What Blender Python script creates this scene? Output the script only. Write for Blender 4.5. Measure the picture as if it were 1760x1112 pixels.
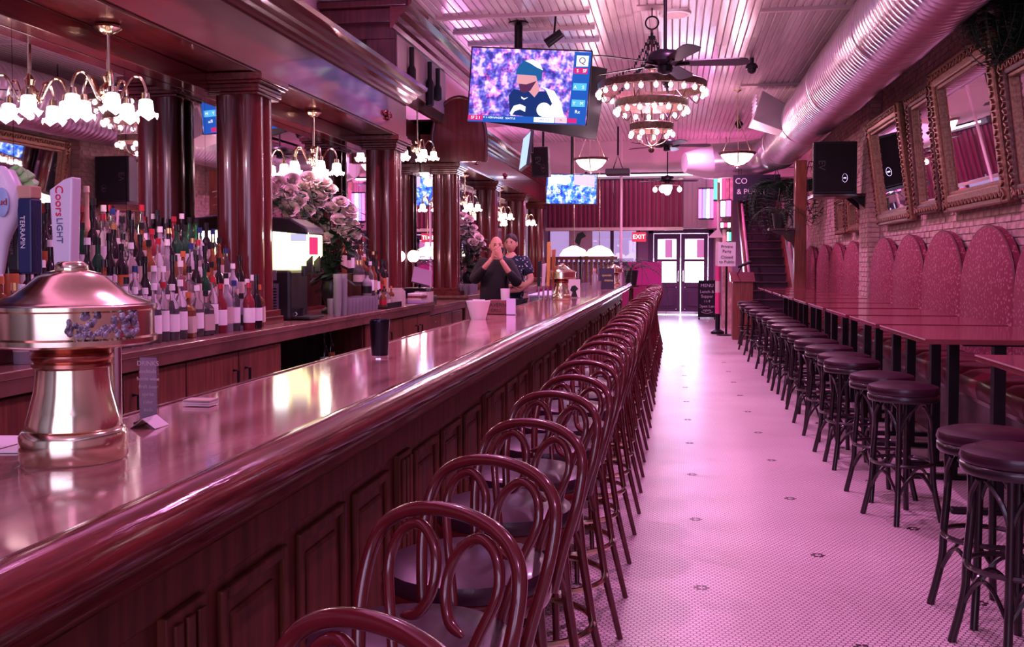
import bpy, math, random
from mathutils import Vector, Matrix, Euler
random.seed(7)
S = bpy.context.scene
COL = S.collection
PI = math.pi
for o in list(bpy.data.objects):
    bpy.data.objects.remove(o)

# ------------------------------------------------------------------ camera
FPX, W, H = 1650.0, 1760.0, 1112.0
PITCH = math.radians(2.0)
YAW = math.atan(280 / FPX * math.cos(PITCH))
PCY = 450 + FPX * math.tan(PITCH)            # principal row
CAMZ = 1.5
cam_d = bpy.data.cameras.new('camera')
cam = bpy.data.objects.new('camera', cam_d)
COL.objects.link(cam)
cam.location = (0, 0, CAMZ)
cam.rotation_euler = Euler((PI / 2 - PITCH, 0, YAW), 'XYZ')
cam_d.sensor_width = 36
cam_d.lens = FPX / W * 36
cam_d.shift_y = -(556 - PCY) / W
cam_d.clip_start = 0.05
S.camera = cam
_F = Vector((-math.sin(YAW) * math.cos(PITCH), math.cos(YAW) * math.cos(PITCH), -math.sin(PITCH)))
_R = Vector((math.cos(YAW), math.sin(YAW), 0))
_U = _R.cross(_F)


def ray(px, py):
    return (_F + _R * ((px - 880) / FPX) + _U * ((PCY - py) / FPX))


def atY(px, py, y):
    d = ray(px, py); k = y / d.y
    return Vector((d.x * k, y, CAMZ + d.z * k))


def atX(px, py, x):
    d = ray(px, py); k = x / d.x
    return Vector((x, d.y * k, CAMZ + d.z * k))


def atZ(px, py, z):
    d = ray(px, py); k = (z - CAMZ) / d.z
    return Vector((d.x * k, d.y * k, z))


# ------------------------------------------------------------------ world, exposure
S.view_settings.view_transform = 'Standard'
S.view_settings.look = 'None'
S.view_settings.gamma = 1
S.view_settings.use_curve_mapping = False
S.view_settings.exposure = 0.12
wd = bpy.data.worlds.new('world'); S.world = wd; wd.use_nodes = True
wd.node_tree.nodes['Background'].inputs[0].default_value = (0.75, 0.35, 0.8, 1)
wd.node_tree.nodes['Background'].inputs[1].default_value = 0.02
S.cycles.max_bounces = 8
S.cycles.diffuse_bounces = 3
S.cycles.glossy_bounces = 4
S.cycles.transmission_bounces = 6
S.cycles.caustics_reflective = False
S.cycles.caustics_refractive = False
S.cycles.sample_clamp_indirect = 4


def light(kind, name, loc, power, color, size=.1, rot=(0, 0, 0), sy=None, spot=None):
    d = bpy.data.lights.new(name, kind)
    d.energy = power; d.color = color
    if kind == 'AREA':
        d.size = size
        if sy: d.shape = 'RECTANGLE'; d.size_y = sy
    else:
        d.shadow_soft_size = size
    if spot: d.spot_size = spot; d.spot_blend = .6
    o = bpy.data.objects.new(name, d); COL.objects.link(o)
    o.location = loc; o.rotation_euler = rot
    return o


PINK = (1, .345, .86)
ROSE = (1, .36, .60)
LAV = (.72, .58, 1)
# unseen pink area lights added above the back bar cornice to brighten the ceiling
light('AREA', 'added_cornice_fill', (-3.2, 3.6, 3.42), 120, PINK, .12, (PI, 0, 0), 11)
light('AREA', 'added_cornice_fill', (-3.2, 16.7, 3.42), 90, PINK, .12, (PI, 0, 0), 8)
# unseen pink spots added under the ceiling to fill the room
for y, x, p in ((-1.5, .3, 50), (3.0, .6, 50), (7.0, .3, 85), (11.0, .3, 95), (15.0, .2, 105), (19.0, .2, 100), (24.5, .3, 70)):
    light('SPOT', 'added_ceiling_spot', (x, y, 4.15 if y < 22 else 3.3), p * 2.75, PINK, .04, (0, 0, 0), spot=2.6)
for y in (4.6, 7.0, 9.0, 13.2, 16, 19):  # further added spots that brighten the back bar
    light('SPOT', 'added_ceiling_spot', (-1.95, y, 4.2), 215, PINK, .05, (0, 0, 0), spot=2.0)
# lavender fill added behind the camera; street daylight through the glazed doors ahead
light('AREA', 'added_rear_fill', (-.5, -3.6, 2.2), 130, LAV, 4.5, (PI / 2, 0, 0), 2.4)
light('AREA', 'door_daylight', (.15, 27.9, 1.5), 150, (.70, .62, 1), 1.4, (-PI / 2 - .12, 0, 0), 1.5)


# ------------------------------------------------------------------ materials
def mk(name, col, rough=.5, metal=0., var=.0, scale=8., stretch=(1, 1, 1), coat=0., trans=0.,
       emit=None, es=1., bump=0., ior=1.45, col2=None, detail=3., spec=None, sheen=0.):
    m = bpy.data.materials.new(name); m.use_nodes = True
    nt = m.node_tree; N = nt.nodes; L = nt.links; b = N['Principled BSDF']
    b.inputs['Base Color'].default_value = (*col, 1)
    b.inputs['Roughness'].default_value = rough
    b.inputs['Metallic'].default_value = metal
    b.inputs['Coat Weight'].default_value = coat
    b.inputs['Coat Roughness'].default_value = .08
    b.inputs['Transmission Weight'].default_value = trans
    b.inputs['IOR'].default_value = ior
    if spec is not None: b.inputs['Specular IOR Level'].default_value = spec
    if sheen: b.inputs['Sheen Weight'].default_value = sheen
    if emit:
        b.inputs['Emission Color'].default_value = (*emit, 1)
        b.inputs['Emission Strength'].default_value = es
    if var or bump:
        tc = N.new('ShaderNodeTexCoord'); mp = N.new('ShaderNodeMapping'); nz = N.new('ShaderNodeTexNoise')
        mp.inputs['Scale'].default_value = stretch
        nz.inputs['Scale'].default_value = scale; nz.inputs['Detail'].default_value = detail
        L.new(tc.outputs['Object'], mp.inputs[0]); L.new(mp.outputs[0], nz.inputs['Vector'])
        if var:
            cr = N.new('ShaderNodeValToRGB')
            a = [c * (1 - var) for c in col]; c2 = col2 or [min(1, c * (1 + var)) for c in col]
            cr.color_ramp.elements[0].position = .3; cr.color_ramp.elements[1].position = .7
            cr.color_ramp.elements[0].color = (*a, 1); cr.color_ramp.elements[1].color = (*c2, 1)
            L.new(nz.outputs['Fac'], cr.inputs[0]); L.new(cr.outputs[0], b.inputs['Base Color'])
        if bump:
            bp = N.new('ShaderNodeBump'); bp.inputs['Strength'].default_value = bump
            bp.inputs['Distance'].default_value = .01
            L.new(nz.outputs['Fac'], bp.inputs['Height']); L.new(bp.outputs[0], b.inputs['Normal'])
    return m


wood = mk('polished_mahogany', (.10, .014, .014), .24, var=.3, scale=4, stretch=(6, 6, .6), coat=.6)
wood_h = mk('polished_mahogany_lengthwise', (.10, .014, .014), .24, var=.3, scale=4, stretch=(8, .6, 8), coat=.6)
wood_dk = mk('dark_mahogany', (.055, .012, .012), .3, var=.5, scale=5, stretch=(6, 6, .6), coat=.3)
wood_md = mk('red_brown_cabinet_wood', (.20, .055, .040), .35, var=.35, scale=6, stretch=(8, 8, .5), coat=.2)
railw = mk('varnished_bar_rail', (.15, .022, .018), .16, var=.5, scale=9, stretch=(6, .5, 6), coat=.8, bump=.25)
chairw = mk('cherry_bentwood', (.105, .010, .014), .2, var=.25, scale=6, coat=.7)
blackw = mk('black_bentwood', (.018, .010, .012), .3, var=.3, scale=6, coat=.3)
vinyl = mk('plum_vinyl', (.035, .009, .02), .34, var=.15, scale=14, coat=.12)
panelw = mk('brown_mahogany_panelling', (.17, .045, .028), .42, var=.35, scale=4, stretch=(7, 7, .5), spec=.3)
bart = mk('copper_bar_top', (.42, .20, .17), .10, var=.28, scale=3, stretch=(3, .7, 1), coat=.6, col2=(.60, .34, .30))
counter = mk('dark_counter', (.17, .075, .065), .25, var=.3, scale=4, stretch=(4, 1, 1), coat=.4)
brass = mk('aged_brass', (.95, .86, .60), .16, 1., var=.12, scale=5)
brassd = mk('red_brass', (.50, .22, .16), .22, 1.)
gold = mk('antique_gold_gilding', (.26, .13, .08), .4, .6, var=.4, scale=40)
gold_d = mk('dark_gilding', (.11, .055, .045), .45, .5, var=.5, scale=30)
mirror = mk('mirror_glass', (.86, .84, .86), .015, 1.)
blk = mk('black_plastic', (.012, .011, .014), .35)
blkm = mk('black_metal', (.015, .013, .017), .35, .5)
speak = mk('speaker_grille', (.010, .009, .012), .7, bump=.6, scale=300)
steel = mk('galvanized_steel', (.72, .68, .72), .28, .9, var=.12, scale=6)
steelp = mk('painted_sheet_metal', (.75, .68, .70), .35, .3)
chrome = mk('chrome', (.8, .8, .82), .1, 1.)
glass = mk('clear_glass', (.95, .95, .97), .03, trans=.95, ior=1.3)
gl_amb = mk('amber_liquor_glass', (.38, .13, .06), .06, trans=.6, ior=1.3)
gl_grn = mk('green_glass', (.03, .12, .06), .06, trans=.55, ior=1.3)
gl_dk = mk('dark_bottle_glass', (.02, .012, .015), .06)
gl_red = mk('red_liquor_glass', (.35, .05, .07), .06, trans=.5, ior=1.3)
gl_frost = mk('frosted_glass', (.55, .50, .56), .25, trans=.6, ior=1.3)
white = mk('white_paper', (.82, .80, .80), .6)
whiteg = mk('white_gloss', (.85, .83, .84), .2, coat=.4)
cream = mk('cream_paint', (.62, .50, .46), .5)
bone = mk('bone_label', (.52, .42, .36), .6)
redc = mk('red_cap', (.42, .02, .04), .35)
orangec = mk('orange_cap', (.55, .16, .05), .35)
bluec = mk('navy_blue', (.02, .04, .16), .35)
goldc = mk('gold_cap', (.75, .5, .2), .3, .8)
blackc = mk('black_cap', (.01, .01, .01), .35)
skin = mk('skin', (.62, .30, .22), .5)
skin2 = mk('light_skin', (.68, .36, .28), .5)
hairm = mk('dark_hair', (.02, .012, .012), .6, bump=.5, scale=80)
shirtb = mk('black_shirt', (.008, .007, .009), .8)
denim = mk('dark_trousers', (.02, .02, .03), .8)
petal = mk('blush_rose_petal', (.98, .74, .70), .6, var=.15, scale=10)
leafm = mk('dark_leaf', (.02, .05, .025), .5, var=.4, scale=10)
fernm = mk('fern_leaf', (.03, .07, .035), .6, var=.4, scale=10)
plasterm = mk('rose_plaster', (.62, .48, .50), .7, var=.08, scale=2)
plank = mk('painted_ceiling_plank', (.62, .50, .52), .22, var=.18, scale=2.2, stretch=(9, .5, 1), coat=.3)
curt = mk('burgundy_velvet', (.20, .012, .07), .85, sheen=.4)
brickm = mk('painted_brick', (.52, .34, .30), .75, var=.3, scale=9, bump=.5)
mortar = mk('mortar', (.40, .28, .26), .9, var=.2, scale=20, bump=.5)
pinkn = (1, .12, .55)
bulb = mk('lit_bulb', (1, .8, .8), .4, emit=(1, .72, .76), es=22)
shade = mk('lit_opal_shade', (1, .85, .85), .4, emit=(1, .66, .68), es=5.5)
bowlm = mk('lit_alabaster_bowl', (1, .85, .85), .4, emit=(1, .66, .66), es=4.0)
globe = mk('lit_globe', (1, .85, .85), .4, emit=(1, .62, .62), es=6)
daylight = mk('bright_street_daylight', (1, 1, 1), .5, emit=(.82, .74, 1), es=16)
dayl2 = mk('dim_street_daylight', (1, 1, 1), .5, emit=(.80, .45, .90), es=1.6)


def paneglass():
    m = bpy.data.materials.new('thin_window_glass'); m.use_nodes = True; nt = m.node_tree; N = nt.nodes; N.clear()
    o = N.new('ShaderNodeOutputMaterial'); mx = N.new('ShaderNodeMixShader'); t = N.new('ShaderNodeBsdfTransparent'); g = N.new('ShaderNodeBsdfGlossy')
    g.inputs['Roughness'].default_value = .02; mx.inputs[0].default_value = .08
    nt.links.new(t.outputs[0], mx.inputs[1]); nt.links.new(g.outputs[0], mx.inputs[2]); nt.links.new(mx.outputs[0], o.inputs[0])
    return m


pane = paneglass()


def emat(name, col, s):
    return mk(name, (0, 0, 0), .6, emit=col, es=s, spec=0)


def hexfloor():
    m = mk('hexagon_mosaic_floor', (.72, .62, .62), .3)
    nt = m.node_tree; N = nt.nodes; L = nt.links; b = N['Principled BSDF']

    def vm(op, a, c=None, out=0):
        n = N.new('ShaderNodeVectorMath'); n.operation = op
        for i, s in enumerate((a, c)):
            if s is None: continue
            if isinstance(s, tuple): n.inputs[i].default_value = s
            else: L.new(s, n.inputs[i])
        return n.outputs[out]

    def ma(op, a, c=None):
        n = N.new('ShaderNodeMath'); n.operation = op
        for i, s in enumerate((a, c)):
            if s is None: continue
            if isinstance(s, (int, float)): n.inputs[i].default_value = s
            else: L.new(s, n.inputs[i])
        return n.outputs[0]
    tc = N.new('ShaderNodeTexCoord')
    p = vm('MULTIPLY', tc.outputs['Object'], (1 / .0255, 1 / .0255, 0))
    p = vm('ADD', p, (4000.25, 6928.3, 0))
    s = (1, 1.7320508, 1); h = (.5, .8660254, 0)
    a = vm('SUBTRACT', vm('MODULO', p, s), h)
    c = vm('SUBTRACT', vm('MODULO', vm('ADD', p, h), s), h)

    def hexd(v):
        av = vm('ABSOLUTE', v); sx = N.new('ShaderNodeSeparateXYZ'); L.new(av, sx.inputs[0])
        d = vm('DOT_PRODUCT', av, (.5, .8660254, 0), 1)
        return ma('MAXIMUM', sx.outputs[0], d)
    d = ma('MINIMUM', hexd(a), hexd(c))
    cr = N.new('ShaderNodeMapRange'); cr.inputs[1].default_value = .385; cr.inputs[2].default_value = .455
    L.new(d, cr.inputs[0])
    nz = N.new('ShaderNodeTexNoise'); nz.inputs['Scale'].default_value = 1.1; L.new(tc.outputs['Object'], nz.inputs['Vector'])
    ramp = N.new('ShaderNodeValToRGB'); ramp.color_ramp.elements[0].position = .3; ramp.color_ramp.elements[1].position = .7
    ramp.color_ramp.elements[0].color = (.64, .52, .52, 1); ramp.color_ramp.elements[1].color = (.84, .72, .71, 1)
    L.new(nz.outputs[0], ramp.inputs[0])
    mx = N.new('ShaderNodeMixRGB'); L.new(cr.outputs[0], mx.inputs[0]); L.new(ramp.outputs[0], mx.inputs[1])
    mx.inputs[2].default_value = (.11, .045, .06, 1)
    L.new(mx.outputs[0], b.inputs['Base Color'])
    bp = N.new('ShaderNodeBump'); bp.invert = True; bp.inputs['Strength'].default_value = .3; bp.inputs['Distance'].default_value = .002
    L.new(cr.outputs[0], bp.inputs['Height']); L.new(bp.outputs[0], b.inputs['Normal'])
    return m


def voro(name, cols, scale, rough=.8, emit=0., dots=None, base=None):
    """cells of colour (crowd on a screen, paisley cloth, patterned shirt)"""
    m = mk(name, base or cols[0], rough)
    nt = m.node_tree; N = nt.nodes; L = nt.links; b = N['Principled BSDF']
    tc = N.new('ShaderNodeTexCoord'); v = N.new('ShaderNodeTexVoronoi'); v.inputs['Scale'].default_value = scale
    L.new(tc.outputs['Object'], v.inputs['Vector'])
    cr = N.new('ShaderNodeValToRGB'); cr.color_ramp.interpolation = 'CONSTANT' if not dots else 'LINEAR'
    if dots:
        L.new(v.outputs['Distance'], cr.inputs[0])
        e = cr.color_ramp.elements
        e[0].position = dots[0]; e[0].color = (*cols[1], 1); e[1].position = dots[1]; e[1].color = (*cols[0], 1)
    else:
        sp = N.new('ShaderNodeSeparateColor'); L.new(v.outputs['Color'], sp.inputs[0]); L.new(sp.outputs[0], cr.inputs[0])
        e = cr.color_ramp.elements
        e[0].color = (*cols[0], 1); e[1].position = 1 / len(cols); e[1].color = (*cols[1], 1)
        for i in range(2, len(cols)):
            q = e.new(i / len(cols)); q.color = (*cols[i], 1)
    if emit:
        b.inputs['Base Color'].default_value = (0, 0, 0, 1)
        L.new(cr.outputs[0], b.inputs['Emission Color']); b.inputs['Emission Strength'].default_value = emit
    else:
        L.new(cr.outputs[0], b.inputs['Base Color'])
    return m


hexm = hexfloor()
paisley = voro('paisley_brocade', [(.22, .025, .06), (.50, .20, .22)], 30, dots=(.10, .42))
shirtp = voro('navy_patterned_shirt', [(.012, .02, .05), (.6, .6, .7)], 32, dots=(.22, .30))
def blurry(name, stops, scale, es, det=2):
    m = mk(name, (0, 0, 0), .6); nt = m.node_tree; N = nt.nodes; L = nt.links; b = N['Principled BSDF']
    tc = N.new('ShaderNodeTexCoord'); nz = N.new('ShaderNodeTexNoise'); nz.inputs['Scale'].default_value = scale; nz.inputs['Detail'].default_value = det
    nz.inputs['Roughness'].default_value = .65
    L.new(tc.outputs['Object'], nz.inputs['Vector']); sp = N.new('ShaderNodeSeparateColor'); L.new(nz.outputs['Color'], sp.inputs[0])
    outs = []
    for k, st_ in enumerate(stops):
        c_ = N.new('ShaderNodeValToRGB'); e = c_.color_ramp.elements
        e[0].position, e[0].color = st_[0][0], (*st_[0][1], 1); e[1].position, e[1].color = st_[-1][0], (*st_[-1][1], 1)
        for q_ in st_[1:-1]:
            z_ = e.new(q_[0]); z_.color = (*q_[1], 1)
        L.new(sp.outputs[k], c_.inputs[0]); outs.append(c_.outputs[0])
    mx = N.new('ShaderNodeMixRGB'); mx.blend_type = 'ADD'; mx.inputs[0].default_value = 1
    L.new(outs[0], mx.inputs[1]); L.new(outs[1], mx.inputs[2])
    L.new(mx.outputs[0], b.inputs['Emission Color']); b.inputs['Emission Strength'].default_value = es
    return m


crowd = blurry('broadcast_crowd', [[(.38, (.03, .03, .28)), (.48, (.10, .10, .62)), (.55, (.30, .22, .70)), (.62, (.75, .55, .95))], [(.42, (0, 0, 0)), (.52, (.05, .0, .04)), (.60, (.55, .08, .22)), (.68, (.75, .45, .55))]], 9.5, 1.25)
crowd2 = blurry('broadcast_field', [[(.38, (.01, .03, .45)), (.48, (.03, .12, .95)), (.56, (.25, .45, 1)), (.62, (.95, .9, 1))], [(.45, (0, 0, 0)), (.55, (.0, .15, .25)), (.65, (.3, .2, .3))]], 9, 1.5)


# ------------------------------------------------------------------ mesh builder
ORIG = {}


class MB:
    def __init__(s):
        s.v = []; s.f = []

    def add(s, vs, fs):
        n = len(s.v); s.v += [tuple(v) for v in vs]; s.f += [tuple(i + n for i in f) for f in fs]; return s

    def box(s, x0, y0, z0, x1, y1, z1):
        x0, x1 = sorted((x0, x1)); y0, y1 = sorted((y0, y1)); z0, z1 = sorted((z0, z1))
        return s.add([(x0, y0, z0), (x1, y0, z0), (x1, y1, z0), (x0, y1, z0), (x0, y0, z1), (x1, y0, z1), (x1, y1, z1), (x0, y1, z1)],
                     [(3, 2, 1, 0), (4, 5, 6, 7), (0, 1, 5, 4), (1, 2, 6, 5), (2, 3, 7, 6), (3, 0, 4, 7)])

    def obox(s, c, size, rot):
        """box centred at c, turned by euler rot"""
        M = Euler(rot).to_matrix(); a, b, d = [k / 2 for k in size]
        n = len(s.v); s.box(-a, -b, -d, a, b, d)
        for i in range(n, n + 8): s.v[i] = tuple(M @ Vector(s.v[i]) + Vector(c))
        return s

    def tube(s, pts, r, n=8, closed=False, caps=True):
        pts = [Vector(p) for p in pts]; m = len(pts)
        rs = r if isinstance(r, (list, tuple)) else [r] * m
        up = None; rings = []
        for i, p in enumerate(pts):
            if closed: t = pts[(i + 1) % m] - pts[i - 1]
            else: t = pts[min(i + 1, m - 1)] - pts[max(i - 1, 0)]
            t.normalize()
            if up is None:
                up = Vector((0, 0, 1)) if abs(t.z) < .9 else Vector((1, 0, 0))
            a = t.cross(up).normalized(); up = a.cross(t).normalized()
            rings.append([p + (a * math.cos(2 * PI * k / n) + up * math.sin(2 * PI * k / n)) * rs[i] for k in range(n)])
        base = len(s.v)
        for rg in rings: s.v += [tuple(q) for q in rg]
        for i in range(m if closed else m - 1):
            j = (i + 1) % m
            for k in range(n):
                l = (k + 1) % n
                s.f.append((base + i * n + k, base + i * n + l, base + j * n + l, base + j * n + k))
        if caps and not closed:
            s.f.append(tuple(base + k for k in reversed(range(n))))
            s.f.append(tuple(base + (m - 1) * n + k for k in range(n)))
        return s

    def cyl(s, p0, p1, r0, r1=None, n=16):
        return s.tube([p0, p1], [r0, r0 if r1 is None else r1], n)

    def lathe(s, prof, cx=0, cy=0, n=24, cap=True):
        base = len(s.v)
        for r, z in prof:
            s.v += [(cx + r * math.cos(2 * PI * k / n), cy + r * math.sin(2 * PI * k / n), z) for k in range(n)]
        for i in range(len(prof) - 1):
            for k in range(n):
                l = (k + 1) % n
                s.f.append((base + i * n + k, base + i * n + l, base + (i + 1) * n + l, base + (i + 1) * n + k))
        if cap:
            s.f.append(tuple(base + k for k in reversed(range(n))))
            s.f.append(tuple(base + (len(prof) - 1) * n + k for k in range(n)))
        return s

    def sph(s, c, r, nu=12, nv=8):
        if not isinstance(r, (list, tuple)): r = (r, r, r)
        base = len(s.v)
        s.v.append((c[0], c[1], c[2] - r[2]))
        for j in range(1, nv):
            a = -PI / 2 + PI * j / nv
            s.v += [(c[0] + r[0] * math.cos(a) * math.cos(2 * PI * k / nu), c[1] + r[1] * math.cos(a) * math.sin(2 * PI * k / nu), c[2] + r[2] * math.sin(a)) for k in range(nu)]
        s.v.append((c[0], c[1], c[2] + r[2])); top = len(s.v) - 1
        for k in range(nu):
            l = (k + 1) % nu
            s.f.append((base, base + 1 + l, base + 1 + k))
            s.f.append((top, base + 1 + (nv - 2) * nu + k, base + 1 + (nv - 2) * nu + l))
            for j in range(nv - 2):
                a = base + 1 + j * nu
                s.f.append((a + k, a + l, a + nu + l, a + nu + k))
        return s

    def ext(s, poly, axis, a, b):
        """extrude a 2D polygon; axis 'x': poly=(y,z), 'y': (x,z), 'z': (x,y)"""
        def P(p, t): return {'x': (t, p[0], p[1]), 'y': (p[0], t, p[1]), 'z': (p[0], p[1], t)}[axis]
        n = len(poly)
        return s.add([P(p, a) for p in poly] + [P(p, b) for p in poly],
                     [tuple(range(n)), tuple(range(2 * n - 1, n - 1, -1))] + [(i, n + i, n + (i + 1) % n, (i + 1) % n) for i in range(n)])

    def mesh(s, name, off=(0, 0, 0)):
        me = bpy.data.meshes.new(name)
        me.from_pydata([(v[0] - off[0], v[1] - off[1], v[2] - off[2]) for v in s.v], [], s.f)
        me.update()
        return me

    def build(s, name, mat, parent=None, smooth=False, bevel=0, kind=None, label=None, at=None, fix=True):
        off = ORIG[parent] if parent else (at if at is not None else (0, 0, 0))
        me = s.mesh(name, off)
        if fix:
            import bmesh
            bm = bmesh.new(); bm.from_mesh(me); bmesh.ops.recalc_face_normals(bm, faces=bm.faces); bm.to_mesh(me); bm.free()
        me.materials.append(mat)
        if smooth:
            me.polygons.foreach_set('use_smooth', [True] * len(me.polygons))
            me.set_sharp_from_angle(angle=math.radians(50))
        o = bpy.data.objects.new(name, me); COL.objects.link(o)
        if parent: o.parent = parent
        else: o.location = off
        ORIG[o] = off
        if bevel:
            b = o.modifiers.new('bevel', 'BEVEL'); b.width = bevel; b.segments = 2; b.limit_method = 'ANGLE'; b.angle_limit = .8
        if kind: o['kind'] = kind
        if label: o['label'] = label
        return o


def root(name, label, cat, loc=(0, 0, 0), group=None):
    o = bpy.data.objects.new(name, None); COL.objects.link(o)
    o.empty_display_size = .1; o.location = loc; ORIG[o] = tuple(loc)
    o['label'] = label; o['category'] = cat
    if group: o['group'] = group
    return o


def single(mb, name, mat, label, cat, group=None, **k):
    xs = [v[0] for v in mb.v]; ys = [v[1] for v in mb.v]; zs = [v[2] for v in mb.v]
    at = ((min(xs) + max(xs)) / 2, (min(ys) + max(ys)) / 2, min(zs))
    o = mb.build(name, mat, None, at=at, **k)
    o['label'] = label; o['category'] = cat
    if group: o['group'] = group
    return o


def struct(mb, name, mat, **k):
    return mb.build(name, mat, None, kind='structure', **k)


def dup(o, parent=None):
    c = o.copy(); COL.objects.link(c)
    c.parent = parent
    for ch in list(o.children): dup(ch, c)
    return c


def place(o, loc, rz=0, label=None, group=None, sc=None, used=set()):
    if o in used: o = dup(o)
    else: used.add(o)
    o.location = loc; o.rotation_euler = (0, 0, rz)
    if sc: o.scale = (sc, sc, sc) if not isinstance(sc, tuple) else sc
    if label: o['label'] = label
    if group: o['group'] = group
    return o


def text(body, size, loc, rot, mat, parent, ext=.002, name='lettering', align='CENTER'):
    c = bpy.data.curves.new(name, 'FONT'); c.body = body; c.size = size; c.extrude = ext
    c.align_x = align; c.align_y = 'CENTER'; c.resolution_u = 3
    c.materials.append(mat)
    f_ = bpy.data.objects.new('tmp', c); COL.objects.link(f_)
    dg = bpy.context.evaluated_depsgraph_get()
    me = bpy.data.meshes.new_from_object(f_.evaluated_get(dg)); me.name = name
    bpy.data.objects.remove(f_)
    o = bpy.data.objects.new(name, me); COL.objects.link(o)
    o.parent = parent
    f = ORIG[parent]; o.location = (loc[0] - f[0], loc[1] - f[1], loc[2] - f[2]); o.rotation_euler = rot
    ORIG[o] = f
    return o


def cr(pts, n=6, closed=False):
    """Catmull-Rom through points"""
    P = [Vector(p) for p in pts]; out = []; m = len(P)
    for i in range(m if closed else m - 1):
        p0 = P[(i - 1) % m] if closed or i > 0 else P[0]; p1 = P[i]; p2 = P[(i + 1) % m]
        p3 = P[(i + 2) % m] if closed or i + 2 < m else P[-1]
        for k in range(n):
            t = k / n
            out.append(.5 * ((2 * p1) + (p2 - p0) * t + (2 * p0 - 5 * p1 + 4 * p2 - p3) * t * t + (3 * p1 - p0 - 3 * p2 + p3) * t ** 3))
    if not closed: out.append(P[-1])
    return out


ORD = 'first second third fourth fifth sixth seventh eighth ninth tenth eleventh twelfth thirteenth fourteenth fifteenth sixteenth seventeenth eighteenth nineteenth twentieth'.split()
TENS = {20: 'twenty', 30: 'thirty', 40: 'forty', 50: 'fifty'}


def ordn(i):
    if i < 20: return ORD[i]
    n = i + 1; t, u = n // 10 * 10, n % 10
    return TENS[t] + ('-' + ORD[u - 1] if u else 'th') if u else {20: 'twentieth', 30: 'thirtieth', 40: 'fortieth', 50: 'fiftieth'}[t]

# ================================================================== THE ROOM
XW, XL, XM = 2.78, -3.80, -3.32  # brick wall, opposite wall, mirror plane
CZ = 4.30                       # plank ceiling
YB, YE, YF = -4.0, 22.4, 27.5   # wall behind, end of the tall ceiling, door wall
fl = struct(MB().box(XL, YB, -.1, XW + .3, YF + 2.5, 0), 'floor', hexm)
inset_m = mk('dark_mosaic_flower', (.05, .02, .03), .35)
fs = MB()
for a in range(6):
    q = a * PI / 3
    fs.lathe([(.0125, 0), (.0125, .0012)], .0255 * math.cos(q), .0255 * math.sin(q), 6)
ins_me = fs.mesh('flower_inset'); ins_me.materials.append(inset_m)
k = 0
for i in range(-4, 40):
    for j in (0, 1):
        x = (.73 + j * 1.2) if i % 2 else (.13 + j * 1.2); y = 3.263 + i * .597
        if 3.3 < y < 15 and x < 1.9:
            o = bpy.data.objects.new('flower_inset', ins_me); COL.objects.link(o); o.parent = fl; o.location = (x, y, 0)

wl = struct(MB().box(XL - .2, YB, 0, XL, YF, CZ), 'wall_left', plasterm)
struct(MB().box(XL, YB - .15, 0, XW, YB, CZ), 'wall_behind', plasterm)
wr = struct(MB().box(XW, YB, 0, XW + .2, YF, CZ), 'wall_right', mortar)

# bricks: aisle face of the wall above the booths, and a pilaster
pil0, pil1, PX = 13.85, 14.5, XW - .16
struct(MB().box(PX, pil0, 0, XW, pil1, CZ), 'trim_1', mortar)
b_me = MB().box(-.010, -.098, -.028, .010, .098, .028).mesh('brick'); b_me.materials.append(brickm)
bh_me = MB().box(-.048, -.010, -.028, .048, .010, .028).mesh('brick'); bh_me.materials.append(brickm)
stuffb = MB(); nb = 0
for r in range(12, 63):
    z = .034 + r * .068
    if z > CZ - .03: break
    for c in range(0, 90):
        y = 4.0 + c * .21 + (.105 if r % 2 else 0)
        if pil0 - .09 < y < pil1 + .09: continue
        jx = random.uniform(-.004, .004)
        if 1.74 < z < 2.06 and 7.4 < y < 13.7:
            o = bpy.data.objects.new('brick', b_me); COL.objects.link(o); o.parent = wr; o.location = (XW + jx, y, z); nb += 1
        elif y < 21:
            stuffb.box(XW - .010 + jx, y - .098, z - .028, XW + .01, y + .098, z + .028)
    if z > .9:
        for q in range(3):
            y = pil0 + .1 + q * .21 + (.05 if r % 2 else 0)
            if y > pil1 - .09: continue
            if z < 3.3 and nb < 298:
                o = bpy.data.objects.new('brick', b_me); COL.objects.link(o); o.parent = wr; o.location = (PX, y, z); nb += 1
            else: stuffb.box(PX - .01, y - .098, z - .028, PX + .01, y + .098, z + .028)
        stuffb.box(PX + .005, pil0 - .012, z - .028, XW - .02, pil0 + .01, z + .028)
stuffb.build('bricks', brickm, wr, kind='stuff', fix=False)

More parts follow.
